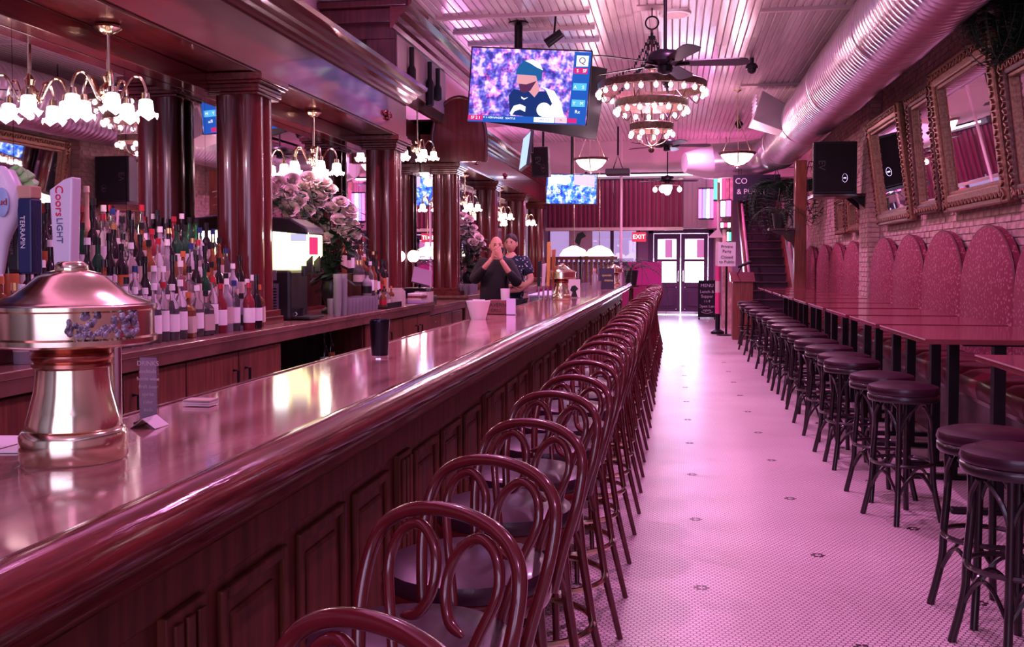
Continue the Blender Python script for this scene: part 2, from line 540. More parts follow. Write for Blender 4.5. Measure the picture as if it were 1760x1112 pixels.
# ceiling of narrow planks
ce = struct(MB().box(XL, YB, CZ, XW, YE, CZ + .15), 'ceiling', mortar)
PW = .088
pms = {}
for ln in (2.2, 2.8, 3.4):
    me = MB().ext([(-PW / 2 + .003, 0), (-PW / 2 + .012, -.014), (PW / 2 - .008, -.014), (PW / 2 - .002, -.006), (PW / 2 - .002, 0)], 'y', -ln / 2, ln / 2).mesh('plank')
    me.materials.append(plank); pms[ln] = me
rest = MB(); npk = 0
for i in range(64):
    x = -2.82 + i * PW
    y = 9.4 + random.uniform(-.6, 0)
    while y < YE - .05:
        ln = random.choice((2.8, 3.4, 3.4))
        if y + ln > YE - .02: y = YE - .02 - ln + .0; last = True
        else: last = False
        if npk < 292 and not (x > 2.2 and y > 15):
            o = bpy.data.objects.new('plank', pms[ln]); COL.objects.link(o); o.parent = ce
            o.location = (x, y + ln / 2, CZ); o.rotation_euler = (0, random.uniform(-.035, .035), 0); npk += 1
        else:
            rest.box(x - PW / 2 + .003, y, CZ - .012, x + PW / 2 - .003, y + ln - .006, CZ)
        y += ln + .004
        if last: break
    rest.box(x - PW / 2 + .003, YB, CZ - .012, x + PW / 2 - .003, 8.75, CZ)
for i in range(10):
    x = -2.82 - PW * (i + 1)
    rest.box(x - PW / 2 + .003, YB, CZ - .012, x + PW / 2 - .003, YE, CZ)
rest.build('planks', plank, ce, kind='stuff', fix=False)
# flat battens across the planks beside the back bar
for k, (y, x0, x1) in enumerate(((10.75, -2.7, -.95), (11.45, -2.66, -.95), (12.1, -2.62, -.95), (11.0, .92, 2.05), (15.6, 1.0, 2.3))):
    struct(MB().box(x0, y - .035, CZ - .05, x1, y + .035, CZ - .012), 'trim_%d' % (2 + k), plasterm)

# header wall where the ceiling drops, low ceiling beyond, door wall
struct(MB().box(XL, YE, 3.42, XW, YE + .15, CZ + .15), 'wall_header', plasterm)
struct(MB().box(XL, YE + .15, 3.42, XW, YF + .2, 3.55), 'ceiling_low', plasterm)
# beadboard infill at the right of the curtain, each board a piece
bead = mk('mauve_beadboard', (.38, .22, .30), .5)
wf = struct(MB().box(.16, YE, 2.26, 1.05, YE + .1, 3.42), 'wall_far_upper', bead)
bdm = MB().box(-.052, -.014, -.55, .052, 0, .55).mesh('beadboard_strip'); bdm.materials.append(bead)
for i in range(8):
    o = bpy.data.objects.new('beadboard_strip', bdm); COL.objects.link(o); o.parent = wf; o.location = (.22 + i * .11, YE, 2.82)

# door wall: openings for a pair of glazed doors and a strip of windows
dw = mk('plum_painted_wood', (.16, .07, .16), .4)
DX0, DX1, DH = -.60, .92, 2.30
far = MB()
far.box(XL, YF, 0, -3.6, YF + .2, 3.42)
far.box(-3.6, YF, 0, -1.04, YF + .2, 1.45).box(-3.6, YF, 2.42, -1.04, YF + .2, 3.42)
far.box(-1.04, YF, 0, DX0 - .14, YF + .2, 3.42)
far.box(DX0 - .14, YF, DH + .1, DX1 + .14, YF + .2, 3.42)
far.box(DX1 + .14, YF, 0, XW, YF + .2, 3.42)
struct(far, 'wall_far', mk('mauve_plaster', (.45, .26, .38), .6))
jm = MB().box(DX0 - .14, YF - .04, 0, DX0, YF + .2, DH + .1).box(DX1, YF - .04, 0, DX1 + .14, YF + .2, DH + .1).box(DX0 - .14, YF - .04, DH, DX1 + .14, YF + .2, DH + .1)
struct(jm, 'trim_10', dw, bevel=.01)
mid = (DX0 + DX1) / 2
for n, (a, b) in enumerate(((DX0, mid), (mid, DX1))):
    m = MB(); st = .12
    m.box(a + .01, YF, .02, a + st, YF + .06, DH - .01).box(b - st, YF, .02, b - .01, YF + .06, DH - .01)
    m.box(a + st, YF, .02, b - st, YF + .06, .16).box(a + st, YF, .78, b - st, YF + .06, .92).box(a + st, YF, DH - .16, b - st, YF + .06, DH - .01)
    m.box(a + st, YF, 1.50, b - st, YF + .06, 1.58)
    m.box(a + st, YF + .02, .16, b - st, YF + .045, .78)
    d = struct(m, 'door_%d' % (n + 1), dw, bevel=.008)
    MB().box(a + st, YF + .025, .92, b - st, YF + .032, 1.5).box(a + st, YF + .025, 1.58, b - st, YF + .032, DH - .16).build('door_pane', pane, d)
    hx = b - .06 if n == 0 else a + .06
    MB().tube([(hx, YF - .05, .95), (hx, YF - .05, 1.25)], .012).box(hx - .015, YF - .05, .96, hx + .015, YF, .98).box(hx - .015, YF - .05, 1.22, hx + .015, YF, 1.24).build('door_handle', chrome, d)
    MB().box(a + .02, YF - .008, .02, b - .02, YF, .10).build('kick_plate', chrome, d)
    MB().box(a + st + .08, YF - .01, .25, b - st - .08, YF + .02, .68).build('door_panel', dw, d, bevel=.01)
    # notices stuck on the upper glass
    MB().box(a + .33 + .12 * n, YF + .018, 1.62, a + .52 + .12 * n, YF + .024, 2.12).build('notice', emat('backlit_pink_notice', (.85, .22, .6), .8), d)
for n, (a, b) in enumerate(((-3.6, -2.5), (-2.5, -1.77), (-1.77, -1.04))):
    fr = MB().box(a, YF - .03, 1.42, a + .05, YF + .1, 2.45).box(b - .05, YF - .03, 1.42, b, YF + .1, 2.45).box(a + .05, YF - .03, 1.42, b - .05, YF + .1, 1.5).box(a + .05, YF - .03, 2.38, b - .05, YF + .1, 2.45)
    w = struct(fr, 'window_%d' % (n + 1), dw)
    MB().box(a + .05, YF + .03, 1.5, b - .05, YF + .04, 2.38).build('window_pane', pane, w)
# street backdrop outside: daylight and shade put into the glow of flat panels
struct(MB().box(-.9, YF + 3.2, -.1, 8, YF + 3.4, 1.62), 'street_glow_panel', daylight)
struct(MB().box(-9, YF + 3.2, -.1, -.9, YF + 3.4, 4), 'street_dim_glow_panel', emat('dim_street_glow', (.52, .33, .72), 1.0))
struct(MB().box(-.9, YF + 3.2, 1.62, 8, YF + 3.4, 4), 'facade_glow_panel', dayl2)
#tc_ = root('parked_car', 'low dark roof and windows of a car parked outside the doors', 'car', (.2, YF + 2.7, 0))
#MB().ext([(-1.4, .75), (-1.3, 1.2), (-.8, 1.55), (-.4, 1.68), (.7, 1.68), (1.2, 1.5), (1.7, 1.25), (1.8, .75)], 'y', YF + 2.55, YF + 3.05).build('cabin', mk('car_blue_grey', (.05, .06, .12), .3), tc_, bevel=.05) if False else None
# header beam, pink lit
struct(MB().box(XL, 15.65, CZ - .13, 2.3, 15.95, CZ - .012), 'trim_11', plasterm) if False else None

# ================================================================== BACK BAR (mirror wall side)
CY = [3.40, 6.44, 9.75, 12.56, 15.37, 18.33, 20.98]
struct(MB().box(XL, YB, 0, XM - .02, 21.2, 3.30), 'wall_back_bar', wood_dk)
proto = root('column', 'x', 'column', (0, 0, 0), 'mahogany columns of the back bar')
# clustered shaft: four engaged round lobes
sh = []
cl, rl = .072, .094
for kx in range(72):
    a = 2 * PI * kx / 72; d = Vector((math.cos(a), math.sin(a))); best = 0
    for sx in (-1, 1):
        for sy in (-1, 1):
            c = Vector((sx * cl, sy * cl)); b_ = d.dot(c); dd = b_ * b_ - (c.dot(c) - rl * rl)
            if dd > 0: best = max(best, b_ + dd ** .5)
    sh.append((best * d.x, best * d.y))
mb = MB(); zz = [1.15, 2.66]
mb.add([(x, y, zz[0]) for x, y in sh] + [(x, y, zz[1]) for x, y in sh], [(i, (i + 1) % 72, 72 + (i + 1) % 72, 72 + i) for i in range(72)])
mb.build('shaft', wood, proto, smooth=True)
c = MB()
for z0, z1, h in ((2.655, 2.675, .185), (2.675, 2.70, .20), (2.70, 2.728, .195), (2.728, 2.748, .222), (2.748, 2.798, .238)):
    c.box(-h, -h, z0, h, h, z1)
c.build('capital', wood_h, proto, bevel=.006)
MB().box(-.20, -.20, 1.055, .20, .20, 1.11).box(-.185, -.185, 1.11, .185, .185, 1.155).build('base', wood_h, proto, bevel=.006)
for i, y in enumerate(CY):
    place(proto, (-3.02, y, 0), 0, 'polished mahogany column with moulded capital, %s from the camera end of the back bar' % ordn(i))


def cornice(name, y0, y1, label):
    t = root(name, label, 'cornice', (-3.05, (y0 + y1) / 2, 2.80))
    MB().box(XM + .003, y0, 2.802, -2.85, y1, 3.18).build('fascia', wood_h, t, bevel=.005)
    pr = [(-2.855, 3.17), (-2.83, 3.17), (-2.82, 3.19), (-2.79, 3.20), (-2.78, 3.225), (-2.735, 3.24), (-2.725, 3.265), (-2.685, 3.27), (-2.67, 3.295), (-2.62, 3.315), (-2.61, 3.35), (-2.855, 3.35)]
    MB().ext(pr, 'y', y0, y1).build('cornice_moulding', wood_h, t)
    MB().box(XL + .003, y0, 3.352, -2.69, y1, 3.37).build('top_board', wood_dk, t)
    MB().box(-2.85, y0 + .01, 2.82, -2.835, y1 - .01, 2.84).build('bead_moulding', wood_h, t)
    MB().box(XM + .003, y0, 2.68, XM + .14, y1, 2.80).build('mirror_head_rail', wood_h, t, bevel=.006)
    return t


def ornament(t, y, z=2.98, s=1.):
    m = MB(); s *= .8
    for dy, dz, r in ((0, 0, .035), (-.07, .03, .026), (.07, .03, .026), (-.13, .0, .02), (.13, 0, .02), (-.04, -.05, .022), (.04, -.05, .022), (0, .07, .022), (-.18, .03, .015), (.18, .03, .015)):
        m.sph((-2.842, y + dy * s, z + dz * s), (.02, r * s, r * s * 1.1), 8, 6)
    m.tube(cr([(-2.84, y - .22 * s, z), (-2.83, y - .12 * s, z + .06 * s), (-2.83, y, z - .02 * s), (-2.83, y + .12 * s, z + .06 * s), (-2.84, y + .22 * s, z)]), .009, 6)
    m.build('carved_ornament', wood, t, smooth=True)


ca = cornice('cornice', -2.5, 10.02, 'deep mahogany fascia and stepped cornice over the near bays of the back bar')
ornament(ca, 4.2, 2.99, 1.3); ornament(ca, 9.3, 2.96, .8)
cb = cornice('cornice', 12.33, 21.2, 'mahogany fascia and stepped cornice over the far bays, beyond the arch')
ornament(cb, 13.7, 2.95, .8); ornament(cb, 16.1, 2.95, .8)
# tall cornice block that hangs from the ceiling over the middle bay
t = root('cornice_block', 'tall dark cornice block rising to the ceiling above the middle bay', 'cornice', (-3.4, 11.3, 3.3))
MB().box(XL + .01, 10.05, 3.9, -2.98, 12.3, CZ - .02).box(-3.3, 10.05, 3.6, -2.98, 12.3, 3.9).box(-3.06, 10.07, 3.30, -2.98, 12.3, 3.6).build('block', wood_dk, t, bevel=.006)
MB().ext([(-2.99, 3.98), (-2.96, 3.98), (-2.94, 4.02), (-2.90, 4.04), (-2.89, 4.1), (-2.83, 4.13), (-2.82, 4.18), (-2.76, 4.22), (-2.75, 4.28), (-2.99, 4.28)], 'y', 9.9, 17.5).build('cornice_moulding', wood_h, t)
MB().box(XL + .01, 9.86, 4.2, -2.8, 10.05, 4.27).box(XL + .01, 9.93, 4.05, -2.9, 10.05, 4.2).build('crown', wood_dk, t, bevel=.01)
MB().box(-2.978, 10.1, 3.42, -2.965, 12.3, 3.95).build('pink_panel', plasterm, t)
for y, l in ((10.5, .42), (11.3, .5), (11.7, .36)):
    MB().lathe([(.02, 3.86 - l), (.05, 3.88 - l), (.05, 3.65), (.03, 3.70), (.03, 3.90)], -2.92, y, 10).build('baluster', blk, t, smooth=True)
MB().box(XL + .01, 12.3, 3.98, -2.98, 17.5, CZ - .02).build('upper_fascia', wood_dk, t)
# arched end board on the fourth column
ar = [(-3.13, 2.80)] + [(-2.77 + .36 * math.cos(a), 3.07 + .56 * math.sin(a)) for a in [PI - PI * k / 20 for k in range(21)]] + [(-2.41, 2.80)]
t = root('arched_panel', 'round-topped glossy mahogany panel standing on the column past the middle bay', 'panel', (-2.77, 12.3, 2.80))
MB().ext([(x, z) for x, z in ar], 'y', 12.22, 12.32).build('arched_board', wood, t, smooth=True)
MB().tube([(x, 12.21, z) for x, z in ar], .025, 8).build('arch_moulding', wood_h, t, smooth=True)

# mirrors between the columns, each bay its own
for i in range(-1, len(CY) - 1):
    y0, y1 = (CY[i] if i >= 0 else .3), CY[i + 1]
    t = root('wall_mirror', 'tall seamed mirror behind the columns, %s bay of the back bar' % ordn(i + 1), 'mirror', (XM, (y0 + y1) / 2, 1.06))
    n = max(2, round((y1 - y0) / 1.0)); w = (y1 - y0) / n
    top = 2.70 if i != 2 else 3.6
    for k in range(n):
        MB().box(XM - .015, y0 + k * w + .002, 1.07, XM, y0 + (k + 1) * w - .002, 2.68 if i != 2 else 3.0).build('mirror_pane', mirror, t)
    MB().box(XM - .01, y0 + .004, 1.056, XM + .02, y1 - .004, 1.085).build('mirror_sill', wood, t, bevel=.004)


def back_counter(y0, y1, z, x1, label):
    t = root('back_counter', label, 'counter', (-3.0, (y0 + y1) / 2, z - .1))
    MB().box(XM + .002, y0, z - .035, x1, y1, z).build('worktop', counter, t, bevel=.005)
    MB().ext([(x1 - .03, z - .10), (x1 - .008, z - .10), (x1 - .004, z - .036), (x1 - .03, z - .036)], 'y', y0, y1).build('front_edge', counter, t)
    MB().box(XM + .002, y0, z - .10, x1 - .032, y1, z - .037).build('core', wood_dk, t)


back_counter(-1.2, 10.45, 1.055, -2.65, 'long dark back bar counter carrying the bottles')
back_counter(10.46, 12.32, 1.0, -2.70, 'lower back counter section in the middle bay')
back_counter(12.33, 20.7, 1.055, -2.67, 'far back bar counter beyond the two men')


def cabinet(y0, y1, z1, x1, label, doors=2, drawers=0):
    t = root('base_cabinet', label, 'cabinet', (-3.0, (y0 + y1) / 2, 0), 'wooden base cabinets under the back counter')
    MB().box(XM + .01, y0, .1, x1 - .025, y1, z1).box(XM + .01, y0, 0, x1 - .08, y1, .1).build('body', wood_dk, t)
    w = (y1 - y0) / doors
    for k in range(doors):
        a = y0 + k * w + .012; b = y0 + (k + 1) * w - .012
        zt = z1 - .02
        if drawers:
            d = MB().box(x1 - .025, a, zt - .15, x1 - .003, b, zt).build('drawer', wood_md, t, bevel=.006)
            MB().box(x1, (a + b) / 2 - .04, zt - .08, x1 + .02, (a + b) / 2 + .04, zt - .065).build('handle', chrome, d)
            zt -= .17
        d = MB().box(x1 - .025, a, .12, x1 - .003, b, zt).build('door', wood_md, t, bevel=.006)
        hy_ = b - .07 if k % 2 == 0 else a + .07
        MB().tube([(x1 - .003, hy_, zt - .11), (x1 + .03, hy_, zt - .11), (x1 + .03, hy_, zt - .28), (x1 - .003, hy_, zt - .28)], .009, 6).build('handle', blkm, d)
    return t


for k, (a, b, z, x, d, dr) in enumerate(((1.25, 2.5, .955, -2.70, 2, 0), (2.5, 3.74, .955, -2.70, 2, 0), (3.74, 5.0, .955, -2.70, 2, 0), (5.0, 6.32, .955, -2.70, 2, 0), (8.19, 9.36, .955, -2.70, 2, 0), (9.36, 10.45, .955, -2.70, 2, 0),
                         (10.47, 12.3, .90, -2.74, 3, 1), (12.36, 13.7, .955, -2.72, 2, 0), (13.7, 15.1, .955, -2.72, 2, 0), (15.1, 16.5, .955, -2.72, 2, 1), (16.5, 17.9, .955, -2.72, 2, 0))):
    cabinet(a, b, z, x, 'red-brown base cabinet under the back counter, %s from the camera end' % ordn(k), d, dr)
t = root('open_shelf_unit', 'dark open niche with a shelf between the back bar cabinets', 'shelf', (-3.0, 7.25, 0))
MB().box(XM + .01, 6.33, 0, -3.24, 8.18, .955).box(-3.24, 6.33, 0, -2.73, 6.37, .955).box(-3.24, 8.14, 0, -2.73, 8.18, .955).box(-3.24, 6.37, 0, -2.73, 8.14, .05).build('carcass', wood_dk, t)
MB().box(-3.24, 6.37, .52, -2.78, 8.14, .55).build('shelf', wood_dk, t)
px = [-2.862, -2.955, -3.05, -3.145, -3.29]
SZ = (1.17, 1.28, 1.39, 1.485)
t = root('stepped_bottle_shelf', 'stepped dark shelf that tiers the liquor bottles on the counter', 'shelf', (-3.1, 4.9, 1.055))
for k in range(4):
    MB().box(px[k], 3.66, 1.056, px[k + 1] if k < 3 else -3.29, 6.2, SZ[k]).build('step', wood_dk, t, bevel=.004)
t2 = root('stepped_bottle_shelf', 'short stepped shelf of bottles beside the third column', 'shelf', (-3.1, 9.1, 1.055))
for k in range(3):
    MB().box(px[k], 8.8, 1.056, px[k + 1] if k < 2 else -3.29, 9.5, SZ[k]).build('step', wood_dk, t2, bevel=.004)

# ================================================================== THE LONG BAR
BY0, BY1 = .1, 18.4
t = root('long_bar', 'long mahogany bar with copper top, round arm rail and panelled front', 'bar', (-1.2, 9, 0))
MB().box(-1.51, BY0, 1.03, -.90, BY1, 1.07).build('bar_top', bart, t, bevel=.004)
MB().box(-1.45, BY0 + .05, 0, -1.03, BY1 - .05, 1.03).build('body', wood_dk, t)
# rail profile with an upper bull-nose and a lower roll
pr = []
for k in range(15):
    a = math.radians(165 - k * 17)
    pr.append((-.868 + .055 * math.cos(a), 1.052 + .055 * math.sin(a)))
pr += [(-.868 + .02, .985), (-.862, .965), (-.90, .945), (-.93, .945), (-.93, 1.03)]
MB().ext(pr, 'y', BY0 - .05, BY1 + .05).build('arm_rail', railw, t, smooth=True)
MB().box(-1.52, BY0, 1.0, -1.50, BY1, 1.075).build('inner_edge', wood_h, t, bevel=.005)
MB().box(-1.03, BY0, .80, -.99, BY1, .95).build('frieze', panelw, t, bevel=.004)
MB().box(-1.03, BY0, .0, -.97, BY1, .13).build('plinth', wood_dk, t, bevel=.006)
pm = {}
def panel_parts(y, w=.37):
    fr = MB().box(-1.03, y, .15, -.995, y + w, .79)
    o = MB().box(-1.0, y + .0, .17, -.982, y + .03, .77).box(-1.0, y + w - .03, .17, -.982, y + w, .77).box(-1.0, y + .03, .74, -.982, y + w - .03, .77).box(-1.0, y + .03, .17, -.982, y + w - .03, .20)
    p = o.build('panel_moulding', panelw, t, bevel=.006)
    MB().box(-1.02, y + .065, .235, -.990, y + w - .065, .705).build('raised_panel', panelw, t, bevel=.02)
MB().box(-1.03, BY0, .13, -1.0, BY1, .80).build('front_board', panelw, t)
y = .105
while y < 18.0:
    MB().box(-1.0, y, .13, -.975, y + .165, .80).box(-.975, y + .02, .15, -.965, y + .05, .78).box(-.975, y + .068, .15, -.965, y + .098, .78).box(-.975, y + .116, .15, -.965, y + .146, .78).build('fluted_pilaster', panelw, t, bevel=.004)
    for k in range(3):
        if y + .25 + k * .45 + .37 < BY1: panel_parts(y + .25 + k * .45)
    y += 1.61
MB().tube([(-.90, BY0 + .3, .2), (-.90, BY1 - .3, .2)], .02, 10).build('foot_rail', brass, t, smooth=True)
m = MB()
yy = 1.0
while yy < 18:
    m.box(-.98, yy - .012, .185, -.90, yy + .012, .215); yy += 1.6
m.build('foot_rail_bracket', brass, t)

# ================================================================== BENTWOOD BAR CHAIRS
def bar_chair():
    r = root('bar_chair', 'x', 'chair', (0, 0, 0), 'bentwood chairs along the bar')
    R_ = .0125
    # outer hoop
    pts = [(-.130, -.165, .70), (-.150, -.178, .80), (-.172, -.205, .92), (-.163, -.235, 1.02), (-.105, -.252, 1.068), (0, -.258, 1.084),
           (.105, -.252, 1.068), (.163, -.235, 1.02), (.172, -.205, .92), (.150, -.178, .80), (.130, -.165, .70)]
    MB().tube(cr(pts, 6), R_, 12).build('back_hoop', chairw, r, smooth=True)
    for s in (-1, 1):
        c = [(s * .052, -.178, .70), (s * .068, -.188, .80), (s * .098, -.205, .90), (s * .125, -.228, .98), (s * .108, -.243, 1.035), (s * .066, -.248, 1.052),
             (s * .025, -.240, 1.02), (s * .014, -.225, .965), (s * .035, -.212, .918), (s * .072, -.205, .905)]
        rr = [.0145] * 46
        q = cr(c, 5); rr = [.0095] * (len(q) - 4) + [.009, .0075, .006, .003]
        MB().tube(q, rr, 10).build('back_scroll', chairw, r, smooth=True)
    MB().lathe([(.175, .745), (.200, .748), (.203, .765), (.196, .785), (.16, .798), (.08, .803), (.001, .804)], 0, 0, 28).build('seat_pad', vinyl, r, smooth=True)
    MB().lathe([(.15, .70), (.198, .70), (.204, .712), (.204, .74), (.196, .748), (.15, .748)], 0, 0, 28).build('seat_ring', chairw, r, smooth=True)
    for a in (45, 135, 225, 315):
        c, s = math.cos(math.radians(a)), math.sin(math.radians(a))
        MB().tube([(.165 * c, .165 * s, .715), (.185 * c, .185 * s, .5), (.225 * c, .225 * s, .25), (.285 * c, .285 * s, 0.0)], [.017, .016, .0145, .012], 10).build('leg', chairw, r, smooth=True)
    m = MB()
    for a in (45, 135, 225, 315):
        a0, a1 = math.radians(a), math.radians(a + 90)
        p = [(.185 * math.cos(a0), .185 * math.sin(a0), .5), (.15 * math.cos(a0 + .3), .15 * math.sin(a0 + .3), .62), (.14 * math.cos((a0 + a1) / 2), .14 * math.sin((a0 + a1) / 2), .66),
             (.15 * math.cos(a1 - .3), .15 * math.sin(a1 - .3), .62), (.185 * math.cos(a1), .185 * math.sin(a1), .5)]
        m.tube(cr(p, 3), .010, 6)
    m.build('leg_brace', chairw, r, smooth=True)
    MB().tube([(.222 * math.cos(2 * PI * k / 32), .222 * math.sin(2 * PI * k / 32), .27) for k in range(32)], .011, 6, closed=True).build('foot_ring', brass, r, smooth=True)
    return r


ch = bar_chair()
HY = [1.033, 1.54, 1.946, 2.43, 2.97, 3.43]
while HY[-1] < 17.7: HY.append(HY[-1] + random.uniform(.475, .515))
for i, y in enumerate(HY):
    place(ch, (-.490 + (.04 if i == 0 else 0) + random.uniform(-.008, .008), y - .21, 0), math.radians(146 + random.uniform(-4, 4)),
          'cherry bentwood bar chair with scrolled back and plum seat, %s from the camera end' % ordn(i))


# ================================================================== BACKLESS BENTWOOD STOOLS
def stool():
    r = root('bar_stool', 'x', 'stool', (0, 0, 0), 'round stools along the high tables')
    MB().lathe([(.16, .735), (.192, .737), (.200, .752), (.192, .778), (.15, .792), (.07, .797), (.001, .798)], 0, 0, 28).build('seat_pad', vinyl, r, smooth=True)
    MB().lathe([(.15, .695), (.190, .695), (.197, .705), (.197, .73), (.188, .738), (.15, .738)], 0, 0, 28).build('seat_ring', blackw, r, smooth=True)
    for a in (45, 135, 225, 315):
        c, s = math.cos(math.radians(a)), math.sin(math.radians(a))
        q = cr([(.155 * c, .155 * s, .70), (.150 * c, .150 * s, .55), (.165 * c, .165 * s, .33), (.172 * c, .172 * s, .20), (.215 * c, .215 * s, 0)], 4)
        MB().tube(q, .0165, 8).build('leg', blackw, r, smooth=True)
        m = MB()
        d = 1
        t_ = (-s, c)
        for d in (-1, 1):
            p = [(.155 * c, .155 * s, .50), (.15 * c + d * t_[0] * .03, .15 * s + d * t_[1] * .03, .60), (.12 * c + d * t_[0] * .085, .12 * s + d * t_[1] * .085, .675)]
            m.tube(cr(p, 4), .009, 6)
        m.build('leg_brace', blackw, r, smooth=True)
    for rr, z in ((.168, .335),):
        MB().tube([(rr * math.cos(2 * PI * k / 28), rr * math.sin(2 * PI * k / 28), z) for k in range(28)], .011, 6, closed=True).build('foot_ring', blackw, r, smooth=True)
    m = MB()
    for a in (45, 135, 225, 315):
        a0, a1 = math.radians(a), math.radians(a + 90)
        p = [(.175 * math.cos(a0), .175 * math.sin(a0), .16), (.14 * math.cos(a0 + .35), .14 * math.sin(a0 + .35), .25), (.13 * math.cos((a0 + a1) / 2), .13 * math.sin((a0 + a1) / 2), .285),
             (.14 * math.cos(a1 - .35), .14 * math.sin(a1 - .35), .25), (.175 * math.cos(a1), .175 * math.sin(a1), .16)]
        m.tube(cr(p, 4), .009, 6)
    m.build('stretcher_arches', blackw, r, smooth=True)
    return r


st = stool()
ys = [3.90, 4.32, 5.88, 6.42, 7.32, 7.76, 8.45, 9.1, 9.95, 10.55, 11.35, 12.1, 12.85, 13.7, 14.7, 15.7, 16.7, 17.8]
for i, y in enumerate(ys):
    place(st, (1.30 + random.uniform(-.02, .02), y, 0), random.uniform(-.2, .2) + .25,
          'backless dark bentwood stool with round plum seat, %s from the camera end' % ordn(i))

# ================================================================== HIGH TABLES
tabm = mk('glossy_red_brown_tabletop', (.22, .05, .06), .10, var=.2, scale=3, stretch=(1, 6, 1), coat=.6)
edgem = mk('pale_table_edge', (.55, .38, .36), .3)


def high_table(ln):
    r = root('high_table', 'x', 'table', (0, 0, 0), 'high pedestal tables along the banquette')
    MB().box(-.45, -ln / 2, 1.02, .45, ln / 2, 1.05).build('tabletop', tabm, r, bevel=.003)
    MB().box(-.452, -ln / 2, 1.043, -.45, ln / 2, 1.0505).build('edge_strip', edgem, r)
    for y in (-ln / 2 + .16, ln / 2 - .16):
        MB().box(-.033, y - .033, .03, .033, y + .033, 1.0).box(-.2, y - .02, 1.0, .2, y + .02, 1.02).build('post', blkm, r)
        MB().box(-.26, y - .04, 0, .26, y + .04, .03).build('base', blkm, r, bevel=.01)
    return r


tb = high_table(1.06)
tb_l = high_table(1.26)
k = 0
for y0, ln in ((3.7, 1.26), (5.9, 1.26), (7.30, 1.06), (8.55, 1.06), (9.82, 1.06), (11.08, 1.06), (12.36, 1.06), (13.65, 1.06), (14.95, 1.06), (16.25, 1.06)):
    place(tb if ln < 1.1 else tb_l, (1.89, y0 + ln / 2, 0), 0, 'glossy red high table on black posts, %s from the camera end' % ordn(k)); k += 1

# ================================================================== BANQUETTE
t = root('banquette', 'maroon tufted vinyl banquette running under the padded wall panels', 'bench', (2.45, 10, 0))
MB().box(2.14, 2.5, .06, 2.70, 17.34, .50).build('bench_base', wood_dk, t)
MB().box(2.16, 2.5, 0, 2.70, 17.34, .06).box(2.12, 2.5, .50, 2.70, 17.34, .53).box(2.125, 2.5, .045, 2.14, 17.34, .075).build('bench_trim', wood, t)
oxm = mk('maroon_vinyl', (.16, .02, .035), .3, coat=.3)
cm = None
y = 2.55
cush = []
while y < 16.9:
    m = MB(); n = 10
    vs = []; nx = 8
    for i in range(nx + 1):
        for j in range(n + 1):
            u = i / nx; v = j / n
            hx = 1 - abs(2 * u - 1) ** 4; hy = 1 - abs(2 * v - 1) ** 4
            vs.append((2.11 + .52 * u, y + .005 + .455 * v, .53 + .13 + .055 * (hx * hy) ** .5 if True else 0))
    fsx = [(i * (n + 1) + j, (i + 1) * (n + 1) + j, (i + 1) * (n + 1) + j + 1, i * (n + 1) + j + 1) for i in range(nx) for j in range(n)]
    m.add(vs, fsx); b0 = len(vs)
    # front skirt of the cushion, curving in
    m.add([(2.11, y + .005 + .455 * j / n, .66) for j in range(n + 1)] + [(2.085 + .012 * abs(2 * j / n - 1) ** 3, y + .005 + .455 * j / n, .60) for j in range(n + 1)] + [(2.11, y + .005 + .455 * j / n, .53) for j in range(n + 1)],
          [(j, j + 1, n + 2 + j, n + 1 + j) for j in range(n)] + [(n + 1 + j, n + 2 + j, 2 * n + 3 + j, 2 * n + 2 + j) for j in range(n)])
    m.box(2.12, y + .02, .53, 2.63, y + .44, .655)
    m.build('seat_cushion', oxm, t, smooth=True, fix=False)
    y += .465
# padded round-topped wall panels
def panel_cushion(wd, top):
    r = root('padded_panel', 'x', 'wall panel', (0, 0, 0), 'padded brocade panels above the banquette')
    m = MB(); h = wd / 2 - .006; zt = top; rad = h * .78
    out = [(-h, .66), (-h, zt - rad)] + [(-h * math.cos(a) if False else -h * math.cos(a), zt - rad + rad * math.sin(a)) for a in [PI * k / 16 for k in range(1, 16)]] + [(h, zt - rad), (h, .66)]
    inn = [(p[0] * .93, .66 + (p[1] - .66) * .965) for p in out]
    n = len(out)
    vs = [(.10, y, z) for y, z in out] + [(.03, y, z) for y, z in out] + [(0, y, z) for y, z in inn]
    fsx = []
    for i in range(n - 1):
        fsx += [(i, i + 1, n + i + 1, n + i), (n + i, n + i + 1, 2 * n + i + 1, 2 * n + i)]
    fsx.append(tuple(range(2 * n, 3 * n)))
    m.add(vs, fsx)
    m.build('upholstery', paisley, r, smooth=True)
    MB().tube([(.035, y, z) for y, z in out], .012, 6).build('welt', mk('dark_red_welt', (.13, .015, .03), .5), r, smooth=True)
    return r


pc = panel_cushion(1.42, 1.81)
k = 0
for yc in (3.18, 4.6, 6.03, 7.45, 8.88, 10.30, 11.72, 13.11, 15.3, 16.72, 18.15, 19.9, 21.3):
    place(pc, (2.63, yc, 0), 0, 'round-topped dark red brocade wall panel, %s from the camera end' % ordn(k)); k += 1

